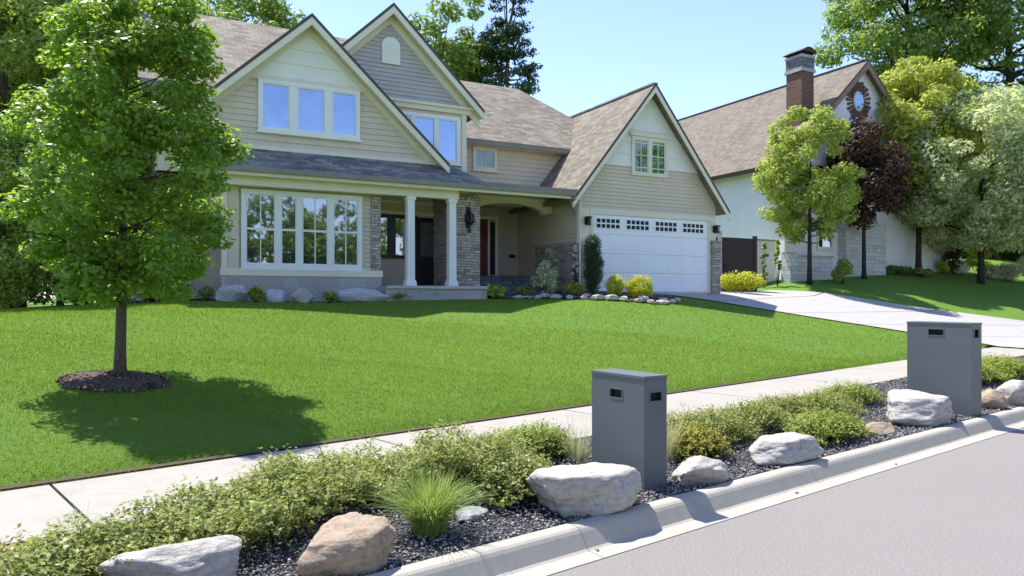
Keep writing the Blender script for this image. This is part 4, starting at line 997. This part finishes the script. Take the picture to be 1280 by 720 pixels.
for i, (px, Y, h) in enumerate(((1120, 66, 7), (1195, 58, 6.5), (1250, 56, 6), (1310, 54, 6.5), (1370, 50, 7), (-130, 40, 8), (-60, 36, 8))):
    T('background_tree', px, Y, h, rx=5, rz=h * .48, label=['distant green tree behind the white house', 'far green bushy tree left of the silvery trunk', 'far green bushy tree right of the silvery trunk', 'far bushy tree at the right edge of the photo', 'far bushy tree beyond the right edge', 'far green tree beyond the left edge', 'far green tree at the left edge behind the tall ones'][i], mat=L['far'], seed=70 + i, k=60, n=12000, size=.35, cr=1.3, trunk_r=.2, trunk_h=.2, limbs=10)
# a few trees across the street, the ones the windows mirror
for i, (x, y, h, r_) in enumerate(((8, -22, 9, 4.2), (17, -24, 10, 4.8), (26, -23, 9.5, 4.6), (35, -22, 10, 4.8), (44, -17, 11, 5), (54, -9, 16, 6.5), (60, 0, 19, 7), (66, 11, 20, 7))):
    tree('street_tree', (x, y, .2), h * 1.15, .3, r_ * 1.15, h * .56, 'leafy green tree across the street facing the tan house, tree number %s of the row' % ['one', 'two', 'three', 'four', 'five', 'six', 'seven', 'eight'][i], L['far'], group='trees across the street', seed=50 + i, k=80, n=9000, size=.6, cr=1.7, trunk_r=.25, limbs=14)

# ------------------------------------------------------------------ planting around the houses
def S(name, px, Y, wpx, h, label, mat, seed, **k):
    x = (px - 640) / 920 * Y; r_ = wpx / 920 * Y / 2
    return shrub(name, (x, Y, gz(x, Y)), r_, k.pop('ry', r_ * .9), h, label, L[mat], seed, **k)
S('evergreen_shrub', 741, 22.7, 33, 1.95, 'dark narrow evergreen shrub clipped into a column at the garage corner', 'conif', 101, n=14000, size=.05, k=110, cr=.2)
S('golden_shrub', 769, 22.3, 33, .72, 'smaller round golden yellow shrub beside the dark evergreen column', 'gold', 102, n=5000, size=.045, k=70, cr=.13, group=None)
S('golden_shrub', 800, 22.4, 46, .80, 'larger round golden yellow shrub in front of the white garage door', 'gold', 103, n=8000, size=.045, k=90, cr=.15)
S('hosta', 612, 22.7, 56, .5, 'bright green hosta clump beside the stone pier', 'hosta', 104, n=420, size=.2, aspect=.7, up=1.2)
S('dark_shrub', 583, 23.3, 40, .7, 'dark small shrub under the stone pier and black lantern', 'conif', 105, n=900, size=.08)
S('rose_shrub', 682, 22.6, 44, 1.25, 'loose variegated shrub with pale leaves right of the entrance steps', 'dogwood', 106, n=1500, size=.09, k=30, fill=.1)
S('flowering_shrub', 718, 22.3, 38, .5, 'low yellowish plant with pinkish leaves at the foot of the garage corner', 'ground2', 107, n=1100, size=.08)
S('flowering_shrub', 655, 22.9, 30, .45, 'low green plant left of the loose variegated shrub', 'ground', 108, n=800, size=.08)
S('climber', 719, 23.2, 14, 1.75, 'white flowering climber on the stone garage corner', 'flower', 109, n=1500, size=.06, k=22)
S('climber', 688, 24.0, 26, 1.6, 'pale flowering climber against the side wall of the garage', 'dogwood', 110, n=1100, size=.07, k=20, fill=.1)
S('low_plant', 500, 20.9, 38, .28, 'small green plant beside the grey boulder at the porch', 'ground', 111, n=500, size=.07)
S('low_plant', 320, 18.7, 30, .5, 'small dark shrub under the left end of the large front window', 'hedge', 112, n=900, size=.07)
S('low_plant', 412, 19.6, 24, .38, 'small dark plant between two pale rocks under the front window', 'hedge', 113, n=600, size=.07)
S('low_plant', 545, 21.6, 30, .3, 'low green plant in front of the second porch column', 'ground', 114, n=500, size=.07)
S('hedge_shrub', 924, 29.2, 76, .95, 'wide yellow green hedge shrub right of the garage, before the wooden gate', 'gold', 115, n=6500, size=.08, ry=.6, k=44, cr=.35)
S('hedge_shrub', 893, 28.6, 20, .7, 'dark green low shrub at the right garage pier', 'hedge', 116, n=1200, size=.08)
for i, (px, hh) in enumerate(((955, 2.3), (972, 2.2))):
    S('climbing_shrub', px, 34.2, 13, hh, ['left of the two narrow climbers on the white wall beside the gate', 'right of the two narrow climbers on the white wall beside the gate'][i], 'hedge', 117 + i, n=1600, size=.1, k=22)
S('lime_shrub', 1053, 35.2, 34, 1.3, 'bright lime green shrub at the right foot of the low white wall', 'lime', 119, n=1800, size=.13)
for i, (px, wp, hh, mt, lb) in enumerate(((1120, 50, .55, 'far', 'low green plants left along the white boarded wall'), (1152, 40, .5, 'ground', 'low green plants right along the white boarded wall'),
        (1192, 34, 1.7, 'purple', 'purple grey shrub at the corner of the white boarded wall'), (1178, 20, .8, 'hosta', 'small bright green plant before the purple grey shrub'),
        (1222, 40, 2.2, 'yellow', 'yellow flowering shrub beside the silvery tree trunk'), (1200, 26, .9, 'flower', 'white flowering low shrub near the purple grey one'),
        (1262, 44, 1.3, 'pink', 'pinkish cream shrub at the right edge under the silvery tree'), (1238, 34, .9, 'dogwood', 'pale variegated shrub left of the pinkish one'), (1290, 44, 2.2, 'dogwood', 'tall pale shrub at the far right edge behind the lawn'))):
    S('border_shrub', px, 40 if px < 1170 else 42, wp, hh, lb, mt, 120 + i, n=1600, size=.14)
for i, (px, Y, wp, hh, mt, lb) in enumerate(((172, 18.3, 26, .42, 'flower', 'white flowering plant behind the young tree trunk'), (200, 18.5, 30, .5, 'gold', 'yellow leaved plant in the border left of the house'), (232, 18.6, 34, .55, 'dogwood', 'pale green variegated plant in the border left of the house'), (258, 18.7, 26, .4, 'ground', 'low green plant at the left corner of the house base'), (130, 18.0, 24, .35, 'dogwood', 'pale flowering plant left of the young tree trunk'))):
    S('border_plant', px, Y, wp, hh, lb, mt, 140 + i, n=900, size=.07)
# rocks by the house
for i, (px, Y, dims, mt, lb) in enumerate(((290, 18.8, (.8, .4, .55), 'rock_b', 'grey white rock at the left corner of the front window wall'), (378, 19.3, (.62, .4, .5), 'rock_w', 'pale rock in the middle under the front window'),
        (345, 19.1, (.7, .4, .42), 'rock_b', 'bluish rock under the front window left of the pale one'), (452, 20.3, (1.7, .55, .48), 'rock_b', 'long flat grey boulder before the porch'),
        (665, 22.5, (1.5, .5, .12), 'rock_w', 'pale flat stepping slab before the entrance steps'), (828, 22.0, (.5, .3, .16), 'rock_w', 'pale edging rock at the right tip of the entrance bed'))):
    x = (px - 640) / 920 * Y; rock('rock', (x, Y, gz(x, Y)), dims, lb, M[mt], 200 + i, AL, 4, 'rock')
rng = np.random.default_rng(6); proto = None
BXl = [(.2, 22.2), (.75, 21.97), (1.3, 21.8), (1.7, 21.65), (2.1, 21.5), (2.5, 21.4), (2.9, 21.42), (3.3, 21.5), (3.7, 21.58), (4.1, 21.66), (4.5, 21.85), (4.9, 22.4), (5.15, 22.9), (1.0, 22.3), (2.2, 21.9), (3.0, 21.9), (3.9, 22.0), (4.6, 22.4)]
for i, (x, y) in enumerate(BXl):
    if proto is None:
        proto = rock('edging_stone', (x, y, gz(x, y) + .02), (.34, .22, .15), 'small pale stone edging the entrance bed by the garage', M['rock_w'], 300, 0, 4, 'stone', 'stones edging the entrance bed'); o = proto
    else: o = proto.copy(); col.objects.link(o)
    o.location = (x, y, gz(x, y) + .02); o.rotation_euler = (0, 0, rng.uniform(0, 6.28)); s_ = rng.uniform(.7, 1.3); o.scale = (s_, s_, s_)
n = 5000; q = rng.uniform(0, 1, n); x = rng.uniform(-4, 5.2, n); yb = np.interp(x, [-3.4, -.7, 1.3, 2.6, 4.4, 5.2], [21.8, 22.5, 21.75, 21.35, 21.7, 22.8]); y = yb + rng.uniform(.02, 1, n) ** 1.3 * 1.3
chips('bed_mulch', np.column_stack([x, y, ground(x, y) + .045]), .09, 'brown and pinkish bark mulch covering the entrance bed', 8)
